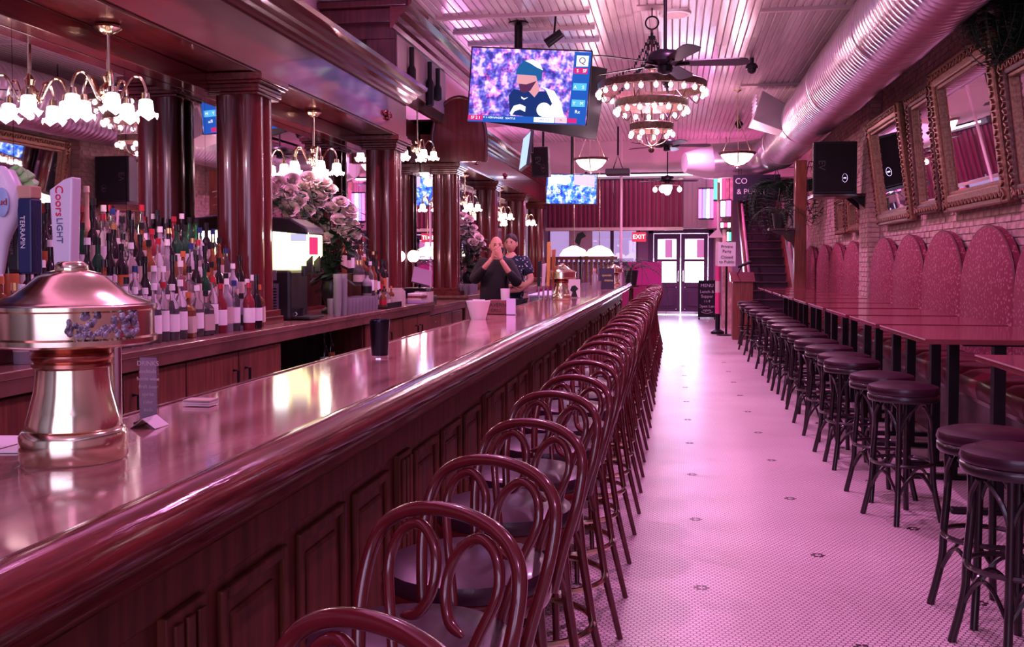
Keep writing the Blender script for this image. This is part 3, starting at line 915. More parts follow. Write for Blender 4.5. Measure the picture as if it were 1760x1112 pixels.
# ================================================================== MIRRORS AND SPEAKER ON THE BRICK WALL
def framed_mirror(label, y0, y1, z0, z1, lean, fw, mat, knobs=True):
    r = root('framed_mirror', label, 'mirror', (0, 0, 0))
    # local: frame in YZ plane, glass facing -X, hinged at the foot
    w = (y1 - y0) / 2; h = z1 - z0
    MB().box(-.012, -w + fw * .8, fw * .8, 0, w - fw * .8, h - fw * .8).build('mirror_glass', mirror, r)
    out = MB(); inn = MB()
    for a, b, c, d in ((-w, 0, -w + fw, h), (w - fw, 0, w, h), (-w + fw, 0, w - fw, fw), (-w + fw, h - fw, w - fw, h)):
        out.box(-.075, a, b, 0, c, d)
    out.build('frame', mat, r, bevel=.018)
    i0 = fw * .78
    for a, b, c, d in ((-w + i0, i0, -w + fw + .03, h - i0), (w - fw - .03, i0, w - i0, h - i0), (-w + i0, i0, w - i0, fw + .03), (-w + i0, h - fw - .03, w - i0, h - i0)):
        inn.box(-.05, a, b, -.005, c, d)
    inn.build('inner_slip', gold, r, bevel=.008)
    if knobs:
        m = MB(); s = .055
        n = int(2 * w / s)
        for q in range(n + 1):
            for z in (fw * .45, h - fw * .45): m.obox((-.078, -w + fw * .3 + q * (2 * w - fw * .6) / n, z), (.03, .022, .055), (.6 * (1 if q % 2 else -1), 0, 0))
        n = int(h / s)
        for q in range(n + 1):
            for yy in (-w + fw * .45, w - fw * .45): m.obox((-.078, yy, fw * .3 + q * (h - fw * .6) / n), (.03, .055, .022), (.6 * (1 if q % 2 else -1), 0, 0))
        m.build('carving', gold, r, bevel=.006)
    r.location = (XW - .05, (y0 + y1) / 2, z0); r.rotation_euler = (0, -lean, 0)
    return r


framed_mirror('large mirror in a wide carved gilt frame, leaning forward above the banquette', 8.35, 10.25, 1.99, 3.40, .13, .17, gold)
framed_mirror('narrow mirror in a pale ornate frame between the two carved gilt mirrors', 10.4, 11.4, 2.02, 3.32, .10, .11, gold_d)
framed_mirror('carved gilt mirror beside the brick pilaster, behind the black loudspeaker', 11.6, 13.45, 1.98, 3.35, .13, .15, gold)
framed_mirror('dark ornate framed mirror cut off by the picture edge', 6.4, 8.25, 2.0, 3.1, .12, .12, gold_d)
framed_mirror('small gilt mirror under the loudspeaker shelf, next to the brick pilaster', 14.6, 15.7, 1.95, 2.5, .05, .09, gold)
framed_mirror('small dark framed mirror beside the wooden post', 15.9, 16.8, 1.95, 2.55, .05, .08, gold_d)

t = root('wall_shelf', 'bracketed dark shelf carrying the black loudspeaker on the brick wall', 'shelf', (2.3, 14.3, 2.36))
MB().box(1.90, 13.98, 2.405, 2.60, 14.55, 2.45).build('shelf_board', wood_dk, t, bevel=.006)
MB().ext([(2.6, 2.405), (2.42, 2.405), (2.6, 2.25)], 'y', 14.02, 14.05).ext([(2.6, 2.405), (2.42, 2.405), (2.6, 2.25)], 'y', 14.45, 14.48).build('bracket', blkm, t)


def speaker(loc, w, d, h, rz, label, logo, tilt=0):
    r = root('loudspeaker', label, 'loudspeaker', (0, 0, 0))
    MB().ext([(-w / 2, -d / 2), (w / 2, -d / 2), (w / 2 - w * .15, d / 2), (-w / 2 + w * .15, d / 2)], 'z', 0, h).build('cabinet', blk, r, bevel=.012)
    MB().box(-w / 2 + .03, -d / 2 - .012, .03, w / 2 - .03, -d / 2, h - .03).build('grille', speak, r, bevel=.006)
    text(logo, .13, (-w / 2 + .12, -d / 2 - .014, h * .55), (PI / 2, PI / 2, 0), mk('grey_logo', (.12, .10, .13), .4), r, .002, 'logo')
    m = MB().tube([(w * .22 + .035 * math.cos(a), -d / 2 - .014, h * .30 + .06 * math.sin(a)) for a in [2 * PI * q / 16 for q in range(16)]], .004, 5, closed=True)
    m.box(w * .22 - .02, -d / 2 - .016, h * .30 - .01, w * .22 + .02, -d / 2 - .012, h * .30 + .01)
    m.build('badge', chrome, r)
    r.location = loc; r.rotation_euler = (tilt, 0, rz)
    return r


speaker((2.20, 14.25, 2.452), .60, .40, .73, 0, 'big black loudspeaker on the bracket shelf beside the brick pilaster', 'EV')

# wooden post with a plant shelf
t = root('wooden_post', 'square red-brown wooden post at the far end of the banquette', 'post', (2.3, 17.5, 0))
MB().box(2.06, 17.4, 0, 2.26, 17.6, 3.27).build('shaft', wood_md, t, bevel=.012)
MB().box(2.03, 17.37, 0, 2.29, 17.63, .12).build('base', wood_md, t, bevel=.01)
t = root('corner_shelf', 'small dark scrolled bracket shelf fixed to the wooden post', 'shelf', (1.85, 17.45, 1.9))
MB().box(1.62, 17.3, 2.05, 2.06, 17.62, 2.09).build('shelf_board', wood_dk, t, bevel=.006)
MB().ext([(2.06, 2.05), (1.68, 2.05), (1.78, 1.98), (1.86, 1.97), (1.92, 1.88), (2.0, 1.84), (2.06, 1.74)], 'y', 17.44, 17.50).build('scroll_bracket', wood_dk, t, bevel=.004)


def frond_mesh(ln, droop, leafw, n=20):
    m = MB()
    pts = [(ln * t_ * math.cos(.9 - droop * t_) , 0, ln * t_ * math.sin(.9 - droop * t_)) for t_ in [q / n for q in range(n + 1)]]
    m.tube(pts, [.004] * n + [.001], 4)
    for q in range(2, n + 1):
        p = pts[q]; L_ = leafw * math.sin(PI * min(.97, (q / n) * .8 + .2))
        for s in (-1, 1):
            m.add([p, (p[0] + L_ * .55, s * L_, p[2] - L_ * .35), (p[0] + .048, 0, p[2] - .016)], [(0, 1, 2)])
    return m


def plant(loc, label, n, ln, droop=1.6, lw=.10, pot=None, name='potted_palm', cat='plant', tilt=0):
    r = root(name, label, cat, loc)
    ms = []
    for q in range(3):
        me = frond_mesh(ln * (.8 + .2 * q), droop + .25 * q, lw).mesh('frond'); me.materials.append(fernm); ms.append(me)
    for q in range(n):
        o = bpy.data.objects.new('frond', ms[q % 3]); COL.objects.link(o); o.parent = r
        o.rotation_euler = (random.uniform(-.2, .2), random.uniform(-.5, .25), q * 2.4); o.location = (0, 0, pot[1] if pot else 0)
    if pot:
        x, y, z = loc
        MB().lathe([(pot[0] * .75, z), (pot[0], z + pot[1]), (pot[0] * 1.05, z + pot[1]), (pot[0] * 1.05, z + pot[1] + .02), (pot[0] * .9, z + pot[1] + .02), (pot[0] * .85, z + pot[1] - .02), (.001, z + pot[1] - .02)], x, y, 20).build('pot', blk, r, smooth=True)
    return r


plant((1.82, 17.46, 2.092), 'leafy palm in a black pot on the scrolled bracket shelf', 12, .62, 1.1, .05, (.14, .24))
plant((1.95, 19.5, 2.95), 'big dusty fern hanging in front of the chalk-lettered stair sign', 48, .80, 1.9, .15, None, 'hanging_fern')
plant((2.55, 8.2, 3.60), 'dark trailing fern above the large gilt mirror, under the ceiling', 50, .48, 2.2, .10, None, 'hanging_fern')
plant((2.5, 19.0, 3.0), 'trailing fern on the wall beyond the wooden post', 26, .7, 2.3, .10, None, 'hanging_fern')
for (x, y, z) in ((1.95, 19.5, 2.95), (2.55, 8.2, 3.60), (2.5, 19.0, 3.0)):
    b = root('hanging_basket', 'dark wire basket holding the hanging fern near y %d' % y if False else {2.95: 'dark basket of the fern over the stair sign', 3.6: 'dark basket of the fern above the large mirror'}.get(z, 'dark basket of the fern beyond the wooden post'), 'basket', (x, y, z))
    MB().lathe([(.05, z - .16), (.13, z - .1), (.16, z), (.13, z), (.04, z - .1)], x, y, 14).build('basket', blk, b, smooth=True)
    mm = MB()
    for a in (0, 2.1, 4.2): mm.tube([(x + .15 * math.cos(a), y + .15 * math.sin(a), z), (x, y, z + .4)], .005, 4)
    mm.tube([(x, y, z + .4), (XW - .01, y, z + .4)], .008, 5).build('hanger', blkm, b)

# ================================================================== SPIRAL DUCT
DX, DZ, DR = 1.975, 3.69, .393
t = root('spiral_duct', 'big round galvanized spiral duct running along under the ceiling', 'duct', (DX, 9, DZ - DR))
prof = []; y = -3.5
while y < 19.3:
    prof += [(DR, y), (DR, y + .088), (DR + .007, y + .096), (DR + .007, y + .103)]
    y += .112
m = MB(); n = 40
for rr, y in prof:
    m.v += [(DX + rr * math.cos(2 * PI * q / n), y, DZ + rr * math.sin(2 * PI * q / n)) for q in range(n)]
for i in range(len(prof) - 1):
    for q in range(n):
        l = (q + 1) % n; m.f.append((i * n + q, i * n + l, (i + 1) * n + l, (i + 1) * n + q))
m.build('duct_run', steel, t, smooth=True)
for y in (3.2, 6.2, 9.3, 12.3, 15.3, 18.3):
    m = MB().tube([(DX + (DR + .004) * math.cos(2 * PI * q / 32), y, DZ + (DR + .004) * math.sin(2 * PI * q / 32)) for q in range(32)], .013, 6, closed=True)
    m.build('joint_band', steel, t, smooth=True)
    MB().tube([(DX, y + .1, DZ + DR), (DX, y + .1, CZ)], .008, 5).build('hanger_rod', blkm, t)
# elbow and cross duct with flared outlet
pts = cr([(DX, 19.2, DZ), (DX - .05, 19.75, DZ - .02), (DX - .35, 20.05, DZ - .08), (1.2, 20.1, DZ - .12), (.75, 20.1, DZ - .14)], 5)
MB().tube(pts, .36, 28, caps=False).build('cross_duct', steel, t, smooth=True)
MB().tube([(.75, 20.1, DZ - .14), (.60, 20.05, DZ - .16), (.18, 19.9, DZ - .18)], [.36, .34, .20], 28).build('outlet_cone', steelp, t, smooth=True)
# flared square take-off with grille
m = MB(); x0, x1 = DX - .30, 1.16
m.add([(x0, 15.3, DZ + .22), (x0, 15.9, DZ + .22), (x0, 15.9, DZ - .2), (x0, 15.3, DZ - .2), (x1 + .14, 15.15, DZ + .42), (x1 + .14, 16.05, DZ + .42), (x1, 16.05, DZ - .02), (x1, 15.15, DZ - .02), ],
      [(0, 1, 2, 3), (4, 5, 6, 7), (0, 4, 7, 3), (1, 2, 6, 5), (0, 1, 5, 4), (3, 7, 6, 2)])
m.build('side_outlet', steelp, t, bevel=.01)
m = MB()
for q in range(7): m.obox((x1 + .06, 15.6, DZ + .04 + q * .055), (.03, .8, .008), (0, .5, 0))
m.build('outlet_grille', steel, t)

# ================================================================== STAIRCASE
stm = mk('dark_stair_wood', (.07, .025, .04), .4, var=.3, scale=4)
SX0, SX1, SY0 = 1.52, 2.36, 19.75
t = root('staircase', 'steep dark wooden staircase climbing away past the tables', 'staircase', (1.94, 22, 0))
for q in range(17):
    y = SY0 + q * .26; z = (q + 1) * .18
    if z > 3.3: break
    MB().box(SX0, y - .03, z - .03, SX1, y + .27, z).build('tread', stm, t, bevel=.006)
    MB().box(SX0, y, z - .18, SX1, y + .015, z - .03).build('riser', mk('stair_riser', (.035, .012, .03), .5) if q == 0 else bpy.data.materials['stair_riser'], t)
sm = MB().ext([(19.7, 0), (SY0 + 4.4, 3.05), (SY0 + 4.4, 3.38), (19.7, .30)], 'x', SX0 - .05, SX0).ext([(19.7, 0), (SY0 + 4.4, 3.05), (SY0 + 4.4, 3.38), (19.7, .30)], 'x', SX1, SX1 + .05)
sm.build('stringer', wood_md, t)
hr = MB().tube([(SX0 - .03, 19.7, 1.0), (SX0 - .03, SY0 + 2.6, 2.8)], .03, 8).tube([(SX1 + .03, 19.7, 1.0), (SX1 + .03, SY0 + 2.6, 2.8)], .03, 8)
hr.build('handrail', mk('mauve_rail_paint', (.42, .20, .28), .4), t, smooth=True)
MB().box(SX0 - .08, 19.6, 0, SX0, 19.7, 1.12).build('newel_post', wood_md, t, bevel=.01)
m = MB()
for q in range(9):
    y = 19.85 + q * .3; zb = (y - 19.7) * .692 + .1
    m.tube([(SX0 - .03, y, zb), (SX0 - .03, y, zb + .84)], .012, 6)
m.build('balusters', wood_md, t, kind='stuff')
t = root('chalk_sign', 'dark header board over the stairs with two lines of chalk lettering', 'sign', (1.6, 19.8, 2.78))
MB().box(1.14, 19.78, 2.72, 2.06, 19.83, 3.24).build('board', mk('chalkboard', (.02, .012, .03), .7), t, bevel=.01)
chalk = mk('chalk_white', (.75, .68, .75), .8)
text('CO', .16, (1.30, 19.772, 3.11), (PI / 2, 0, 0), chalk, t)
text('& PUERTO', .15, (1.56, 19.772, 2.90), (PI / 2, 0, 0), chalk, t)
for x in (1.25, 1.3): MB().tube([(x, 19.8, 3.24), (x, 19.8, 3.36)], .006, 5).build('hanger', blkm, t)

# ================================================================== CURTAIN END OF THE ROOM
t = root('stage_curtain', 'burgundy velvet curtain hanging across the far end above the windows', 'curtain', (-1.3, 22.25, 2.22))
def drape(x0, x1, z0, z1, y, n, amp=.035, seed=1):
    rnd = random.Random(seed); m = MB(); N_ = n * 6
    for z in (z1, (z0 + z1) / 2, z0):
        for q in range(N_ + 1):
            m.v.append((x0 + (x1 - x0) * q / N_, y + amp * math.sin(q * 2 * PI / 6) * (1 + .3 * math.sin(q * .7)), z))
    for r_ in range(2):
        for q in range(N_): m.f.append((r_ * (N_ + 1) + q, r_ * (N_ + 1) + q + 1, (r_ + 1) * (N_ + 1) + q + 1, (r_ + 1) * (N_ + 1) + q))
    return m
for a, b, s_ in ((-2.95, -1.42, 1), (-1.40, .16, 2)):
    drape(a, b, 2.30, 3.40, 22.28, 15, .035, s_).build('curtain_panel', curt, t, smooth=True)
MB().box(-2.98, 22.2, 2.22, .18, 22.34, 2.29).build('bottom_rail', cream, t, bevel=.006)
MB().box(-2.98, 22.24, 3.38, .18, 22.32, 3.41).build('top_track', blkm, t)
t = root('fluorescent_tube', 'long white lit tube lamp above the burgundy curtain', 'lamp', (-.6, 22.1, 3.5))
MB().tube([(-2.0, 22.1, 3.47), (.9, 22.1, 3.47)], .022, 10).build('tube', emat('lit_tube', (.85, .65, 1), 7), t)
MB().box(-2.05, 22.08, 3.49, .95, 22.14, 3.53).box(-2.05, 22.1, 3.53, -2.0, 22.39, 3.56).box(.9, 22.1, 3.53, .95, 22.39, 3.56).build('housing', blkm, t)
t = root('support_pole', 'slim pale pole from floor to ceiling in front of the curtain', 'pole', (-1.2, 21.2, 0))
MB().cyl((-1.17, 21.2, 0), (-1.17, 21.2, CZ - .012), .03, n=12).build('pole', mk('rose_enamel', (.7, .5, .6), .25), t, smooth=True)
MB().lathe([(.07, 0), (.07, .03), (.035, .06)], -1.17, 21.2, 16).build('collar', brass, t)
t = root('booth_screen', 'red and brown slatted wooden screen below the far windows', 'screen', (-1.5, 23, 0))
MB().box(-3.3, 23.0, 0, -.6, 23.06, .95).build('screen_base', mk('magenta_panel', (.35, .02, .14), .5), t)
slat = MB().box(-.035, 0, 0, .035, .05, .62).mesh('slat'); slat.materials.append(wood_md)
for q in range(14):
    o = bpy.data.objects.new('slat', slat); COL.objects.link(o); o.parent = t
    o.location = (-3.05 + q * .12 + 1.5, 22.98 - 23, .95)
MB().box(-3.3, 22.96, 1.55, -1.35, 23.08, 1.62).build('cap_rail', wood_md, t, bevel=.006)
MB().box(-1.1, 22.97, .95, -.3, 23.03, 1.5).build('red_panel', mk('magenta_board', (.55, .03, .28), .5), t)

# ================================================================== LAMPS
def tulip(mb_s, mb_b, x, y, z, s=1.):
    n = 20; prof = [(.020, 0), (.045, -.015), (.050, -.05), (.052, -.085), (.066, -.115), (.084, -.128)]
    base = len(mb_s.v)
    for j, (r, dz) in enumerate(prof):
        for q in range(n):
            a = 2 * PI * q / n
            wv = (.010 * math.cos(a * 5)) * (1 if j >= 4 else 0) * (j - 3)
            mb_s.v.append((x + (r + wv * .5) * s * math.cos(a), y + (r + wv * .5) * s * math.sin(a), z + (dz + wv) * s))
    for j in range(len(prof) - 1):
        for q in range(n):
            l = (q + 1) % n; mb_s.f.append((base + j * n + q, base + j * n + l, base + (j + 1) * n + l, base + (j + 1) * n + q))
    mb_b.sph((x, y, z - .06 * s), .022 * s, 8, 6)


def tulip_chandelier(x, y, zc, zb, label, arms=5, rad=.195, power=17):
    r = root('tulip_chandelier', label, 'chandelier', (x, y, zb))
    MB().lathe([(.07, zc - .005), (.075, zc - .02), (.05, zc - .04), (.02, zc - .055)], x, y, 16).build('canopy', brass, r, smooth=True)
    MB().tube([(x, y, zc - .04), (x, y, zb + .1)], .011, 8).build('stem', brass, r, smooth=True)
    MB().lathe([(.01, zb + .14), (.03, zb + .11), (.02, zb + .08), (.045, zb + .05), (.045, zb + .02), (.02, zb - .01), (.025, zb - .04), (.005, zb - .06)], x, y, 16).build('hub', brass, r, smooth=True)
    for q in range(arms):
        a = 2 * PI * q / arms + .35; c, s = math.cos(a), math.sin(a)
        p = [(0.025, .025), (.055, -.01), (.085, .05), (.125, .115), (.17, .11), (rad, .055), (rad, .015)]
        MB().tube(cr([(x + d * c, y + d * s, zb + h) for d, h in p], 4), .008, 6).lathe([(.02, zb + .03), (.024, zb - .005)], x + rad * c, y + rad * s, 10).build('arm', brass, r, smooth=True)
        ms, mb_ = MB(), MB(); tulip(ms, mb_, x + rad * c, y + rad * s, zb, .78)
        sh = ms.build('lamp_shade', shade, r, smooth=True, fix=False); mb_.build('light_bulb', bulb, sh, smooth=True)
    light('POINT', 'chandelier_glow', (x, y, zb - .09), power, (1, .48, .62), .02)
    return r


tulip_chandelier(-3.08, 4.875, 2.80, 2.405, 'brass tulip-shade chandelier over the liquor bottles, nearest the camera')
tulip_chandelier(-3.08, 7.92, 2.80, 2.36, 'brass tulip-shade chandelier over the rose bouquet, between second and third columns')
tulip_chandelier(-3.05, 11.2, 3.90, 2.83, 'tulip-shade chandelier hanging high in front of the arched panel', power=14)
tulip_chandelier(-3.08, 13.96, 2.80, 2.36, 'small tulip-shade chandelier in the bay behind the two men', power=12)
tulip_chandelier(-3.08, 16.85, 2.80, 2.36, 'tulip-shade chandelier in the bay before the last full column', power=12)
tulip_chandelier(-3.08, 19.66, 2.80, 2.36, 'tulip-shade chandelier in the farthest bay of the back bar', power=12)

# globe table lamp in the middle bay
g = atY(716, 440, 14.0); gx = -3.09
t = root('globe_lamp', 'white glowing globe lamp on the back counter beside the till', 'lamp', (gx, 11.15, 1.0))
MB().sph((gx, 11.15, 1.566), .072, 18, 12).build('globe', globe, t, smooth=True)
MB().lathe([(.05, 1.0), (.052, 1.015), (.016, 1.05), (.010, 1.2), (.016, 1.47), (.03, 1.50)], gx, 11.15, 14).build('stand', brass, t, smooth=True)
t = root('globe_lamp', 'second white globe lamp, close to the mirror beside the till', 'lamp', (-3.235, 11.08, 1.0))
MB().sph((-3.24, 11.08, 1.566), .068, 18, 12).build('globe', globe, t, smooth=True)
MB().lathe([(.05, 1.0), (.052, 1.015), (.016, 1.05), (.010, 1.2), (.016, 1.47), (.03, 1.50)], -3.24, 11.08, 14).build('stand', brass, t, smooth=True)
light('POINT', 'globe_glow', (-2.98, 11.2, 1.58), 9, (1, .4, .45), .02)

# three-tier ring chandelier
def tiered(x, y):
    r = root('tiered_chandelier', 'three-tier ring chandelier of small bulbs hung on chains behind the near fan', 'chandelier', (x, y, 2.7))
    MB().box(x - .16, y - .1, CZ - .03, x + .16, y + .1, CZ - .013).build('ceiling_plate', plasterm, r)
    m = MB().tube([(x, y, CZ - .02), (x, y, CZ - .12)], .008, 6)
    m.tube([(x + .07 * math.cos(a), y, CZ - .19 + .07 * math.sin(a)) for a in [2 * PI * q / 20 for q in range(20)]], .010, 6, closed=True)
    m.build('hook_ring', blkm, r, smooth=True)
    tiers = [(.57, 3.42), (.375, 3.23), (.215, 2.98)]
    for R_, z in tiers:
        MB().lathe([(R_, z - .05), (R_ + .02, z - .045), (R_ + .025, z + .03), (R_ + .01, z + .04), (R_ - .01, z + .04), (R_ - .01, z - .05)], x, y, 48, cap=False).build('ring_band', gold_d, r, smooth=True)
        nb = {.57: 24, .375: 16, .215: 9}[R_]
        cp = MB(); bme = MB().sph((0, 0, 0), (.024, .024, .030), 8, 6).mesh('light_bulb'); bme.materials.append(bulb)
        for q in range(nb):
            a = 2 * PI * q / nb + .1
            bx, by = x + (R_ + .02) * math.cos(a), y + (R_ + .02) * math.sin(a)
            bo = bpy.data.objects.new('light_bulb', bme); COL.objects.link(bo); bo.parent = r; bo.location = (bx - x, by - y, z - .085 - 2.7)
            cp.lathe([(.014, z - .06), (.014, z - .04)], bx, by, 6)
        cp.build('sockets', brass, r, kind='stuff')
    for q in range(6):
        a = 2 * PI * q / 6 + .2; c, s = math.cos(a), math.sin(a)
        m = MB()
        P0 = Vector((x, y, CZ - .30)); P1 = Vector((x + .2 * c, y + .2 * s, 3.62)); P2 = Vector((x + .565 * c, y + .565 * s, 3.44))
        for A, B in ((P0, P1), (P1, P2)):
            n = max(4, int((B - A).length / .036)); dr = (B - A).normalized()
            for w in range(n):
                p = A + (B - A) * ((w + .5) / n)
                m.obox(p, (.024 if w % 2 else .010, .010 if w % 2 else .024, .038), (0, 0, 0))
        m.build('chain', blkm, r)
        MB().tube(cr([(x + .555 * c, y + .555 * s, 3.38), (x + .50 * c, y + .50 * s, 3.24), (x + .40 * c, y + .40 * s, 3.32), (x + .375 * c, y + .375 * s, 3.26)], 4), .008, 6).tube(
            cr([(x + .36 * c, y + .36 * s, 3.20), (x + .28 * c, y + .28 * s, 3.05), (x + .22 * c, y + .22 * s, 3.1), (x + .215 * c, y + .215 * s, 3.0)], 4), .008, 6).tube(
            cr([(x + .2 * c, y + .2 * s, 2.94), (x + .15 * c, y + .15 * s, 2.82), (x, y, 2.76)], 4), .008, 6).build('scroll_arm', gold_d, r, smooth=True)
    MB().tube([(x, y, CZ - .26), (x, y, 2.74)], .012, 8).sph((x, y, 2.73), .035, 10, 8).sph((x, y, 3.62), .05, 10, 8).build('centre_rod', gold_d, r, smooth=True)
    for z, p in ((3.25, 60), (2.8, 35)): light('POINT', 'ring_glow', (x, y, z), p, (1, .55, .72), .03)


pc_ = atY(1120, 170, 10.7)
tiered(pc_.x, 10.7)

# bowl pendants
def bowl(px, py, Y, label, zc=CZ - .012):
    p = atY(px, py, Y); x, z = p.x, p.z
    r = root('pendant_lamp', label, 'lamp', (x, Y, z - .12))
    R_ = .27
    MB().lathe([(.02, z - .17), (.10, z - .155), (.19, z - .10), (.25, z - .02), (.262, z + .01)], x, Y, 28).build('glass_bowl', bowlm, r, smooth=True)
    MB().lathe([(R_ - .01, z + .0), (R_ + .015, z + .0), (R_ + .035, z + .035), (R_ + .02, z + .045), (R_ - .01, z + .03)], x, Y, 28, cap=False).build('rim', gold_d, r, smooth=True)
    m = MB()
    for a in (-PI / 2, PI / 6, 5 * PI / 6):
        c, s = math.cos(a), math.sin(a)
        m.tube([(x + (R_) * c, Y + R_ * s, z + .01), (x + .245 * c, Y + .245 * s, z - .055), (x + .17 * c, Y + .17 * s, z - .135), (x + .03 * c, Y + .03 * s, z - .18)], .009, 6)
    m.build('bowl_strap', gold_d, r, smooth=True)
    MB().sph((x, Y, z - .19), .025, 8, 6).build('finial', gold_d, r, smooth=True)
    for a in (-PI / 2, PI / 6, 5 * PI / 6):
        MB().tube([(x + R_ * math.cos(a), Y + R_ * math.sin(a), z + .03), (x, Y, z + .62)], .006, 5).build('chain', brass, r)
    MB().tube([(x, Y, z + .6), (x, Y, zc - .03)], .008, 6).lathe([(.02, zc - .05), (.07, zc - .02), (.07, zc)], x, Y, 14).build('hanger', brass, r, smooth=True)
    light('POINT', 'bowl_glow', (x, Y, z + .10), 30, (1, .46, .62), .03)
    light('POINT', 'bowl_glow', (x, Y, z - .24), 22, (1, .46, .62), .03)


bowl(1016, 276, 16.4, 'glowing glass bowl pendant lamp above the second television')
bowl(1267, 266, 16.0, 'glowing glass bowl pendant lamp in front of the round duct')


def fan(px, py, Y, angs, label, light_kit=False, zc=CZ - .012):
    p = atY(px, py, Y); x, z = p.x, p.z
    r = root('ceiling_fan', label, 'fan', (x, Y, z))
    MB().lathe([(.02, z - .06), (.075, z - .05), (.145, z - .02), (.15, z + .015), (.125, z + .06), (.05, z + .075), (.02, z + .09)], x, Y, 24).build('motor', blkm, r, smooth=True)
    MB().tube([(x, Y, z + .07), (x, Y, zc)], .014, 8).lathe([(.03, zc - .09), (.07, zc - .03), (.07, zc)], x, Y, 14).build('downrod', blkm, r, smooth=True)
    MB().lathe([(.02, z - .12), (.06, z - .10), (.06, z - .05)], x, Y, 16).build('switch_housing', blkm, r, smooth=True)
    for a in angs:
        a = math.radians(a); M = Matrix.Rotation(a, 3, 'Z') @ Matrix.Rotation(-.20, 3, 'X')
        pr = [(.13, -.02), (.19, -.055), (.60, -.075), (.665, -.055), (.685, 0), (.665, .055), (.60, .075), (.19, .055), (.13, .02)]
        m = MB()
        vs = [M @ Vector((u, v, .004)) for u, v in pr] + [M @ Vector((u, v, -.004)) for u, v in pr]; n = len(pr)
        m.add([(x + v.x, Y + v.y, z - .03 + v.z) for v in vs], [tuple(range(n)), tuple(range(2 * n - 1, n - 1, -1))] + [(i, n + i, n + (i + 1) % n, (i + 1) % n) for i in range(n)])
        m.build('blade', blk, r)
        MB().tube([(x + .08 * math.cos(a), Y + .08 * math.sin(a), z - .045), (x + .2 * math.cos(a), Y + .2 * math.sin(a), z - .035)], .014, 6).build('blade_iron', blkm, r)
    if light_kit:
        MB().lathe([(.03, z - .34), (.07, z - .30), (.105, z - .20), (.10, z - .14), (.07, z - .12)], x, Y, 20).build('lamp_shade', shade, r, smooth=True)
        MB().lathe([(.05, z - .12), (.16, z - .13), (.13, z - .10), (.05, z - .09)], x, Y, 20).build('light_cap', gold, r, smooth=True)
        for a in (PI, 0, 2.0, 4.2):
            MB().sph((x + .26 * math.cos(a), Y + .26 * math.sin(a), z - .22), (.05, .05, .06), 10, 8).build('light_globe', shade, r, smooth=True)
            MB().tube([(x + .06 * math.cos(a), Y + .06 * math.sin(a), z - .12), (x + .26 * math.cos(a), Y + .26 * math.sin(a), z - .14), (x + .26 * math.cos(a), Y + .26 * math.sin(a), z - .18)], .008, 6).build('light_arm', brass, r)
        light('POINT', 'fan_glow', (x, Y, z - .40), 25, (1, .46, .62), .03)


fan(1143, 103, 8.1, (2, 74, 146, 218, 290), 'black ceiling fan nearest the camera, in front of the ring chandelier')
fan(1146, 247, 15.2, (5, 77, 149, 221, 293), 'dark ceiling fan beyond the ring chandelier')
fan(1147, 308, 21.0, (10, 82, 154, 226, 298), 'far ceiling fan with opal lamp shade before the curtain', True)

# small ceiling fittings
def sprink(px, py, Y, label, name='security_camera', cat='camera'):
    p = atY(px, py, Y)
    r = root(name, label, cat, (p.x, Y, p.z))
    MB().lathe([(.06, p.z + .10), (.085, p.z + .06), (.08, p.z + .03)], p.x, Y, 16).build('housing', blk, r, smooth=True)
    MB().sph((p.x, Y, p.z + .02), .062, 14, 10).build('dome', blk, r, smooth=True)
    MB().tube([(p.x, Y, p.z + .09), (p.x, Y, CZ - .012)], .03, 8).build('mount', blk, r)
    return r


sprink(1292, 122, 13.6, 'black dome camera on the ceiling planks beside the duct', 'ceiling_camera')
sprink(1270, 218, 19.4, 'small black dome camera on the ceiling near the duct end', 'ceiling_camera')
p = atY(1160, 48, 11.0)
t = root('ceiling_vent', 'round flat white ceiling speaker disc beside the ring chandelier', 'ceiling speaker', (p.x, 11.0, CZ - .05))
MB().lathe([(.16, CZ - .045), (.175, CZ - .04), (.18, CZ - .012)], p.x, 11.0, 28).build('bezel', whiteg, t, smooth=True)
MB().lathe([(.001, CZ - .052), (.13, CZ - .052), (.14, CZ - .045)], p.x, 11.0, 28).build('grille', plasterm, t)
p = atY(952, 66, 10.9)
t = root('ceiling_spotlight', 'small angled black spotlight on the ceiling beside the television pole', 'spotlight', (p.x, 10.9, p.z))
MB().cyl((p.x - .09, 10.9, p.z - .06), (p.x + .09, 10.9, p.z + .06), .055, .05).build('can', blkm, t, smooth=True)
MB().tube([(p.x, 10.9, p.z + .02), (p.x + .02, 10.9, CZ - .012)], .012).build('mount', blkm, t)
t = root('ceiling_projector', 'dark projector hung from the ceiling before the curtain', 'projector', (-.1, 20, 3.2))
p = atY(1062, 296, 20.0)
MB().box(p.x - .25, 19.8, p.z - .07, p.x + .25, 20.2, p.z + .06).build('body', blk, t, bevel=.02)
MB().tube([(p.x - .1, 20, p.z + .06), (p.x, 20, p.z + .35), (p.x + .1, 20, p.z + .06)], .012).tube([(p.x, 20, p.z + .35), (p.x, 20, CZ - .012)], .02).build('mount', blkm, t)

# ================================================================== TELEVISIONS
def tv(loc, w, h, roll, tilt, yaw, label, art, frame=.018):
    r = root('ceiling_television', label, 'television', (0, 0, 0), None)
    MB().box(-w / 2, 0, -h / 2, w / 2, .05, h / 2).build('case', blk, r, bevel=.006)
    MB().box(-w / 2 + frame, -.003, -h / 2 + frame, w / 2 - frame, .0, h / 2 - frame).build('screen', art, r)
    r.location = loc; r.rotation_euler = Euler((tilt, roll, yaw), 'XYZ')
    return r


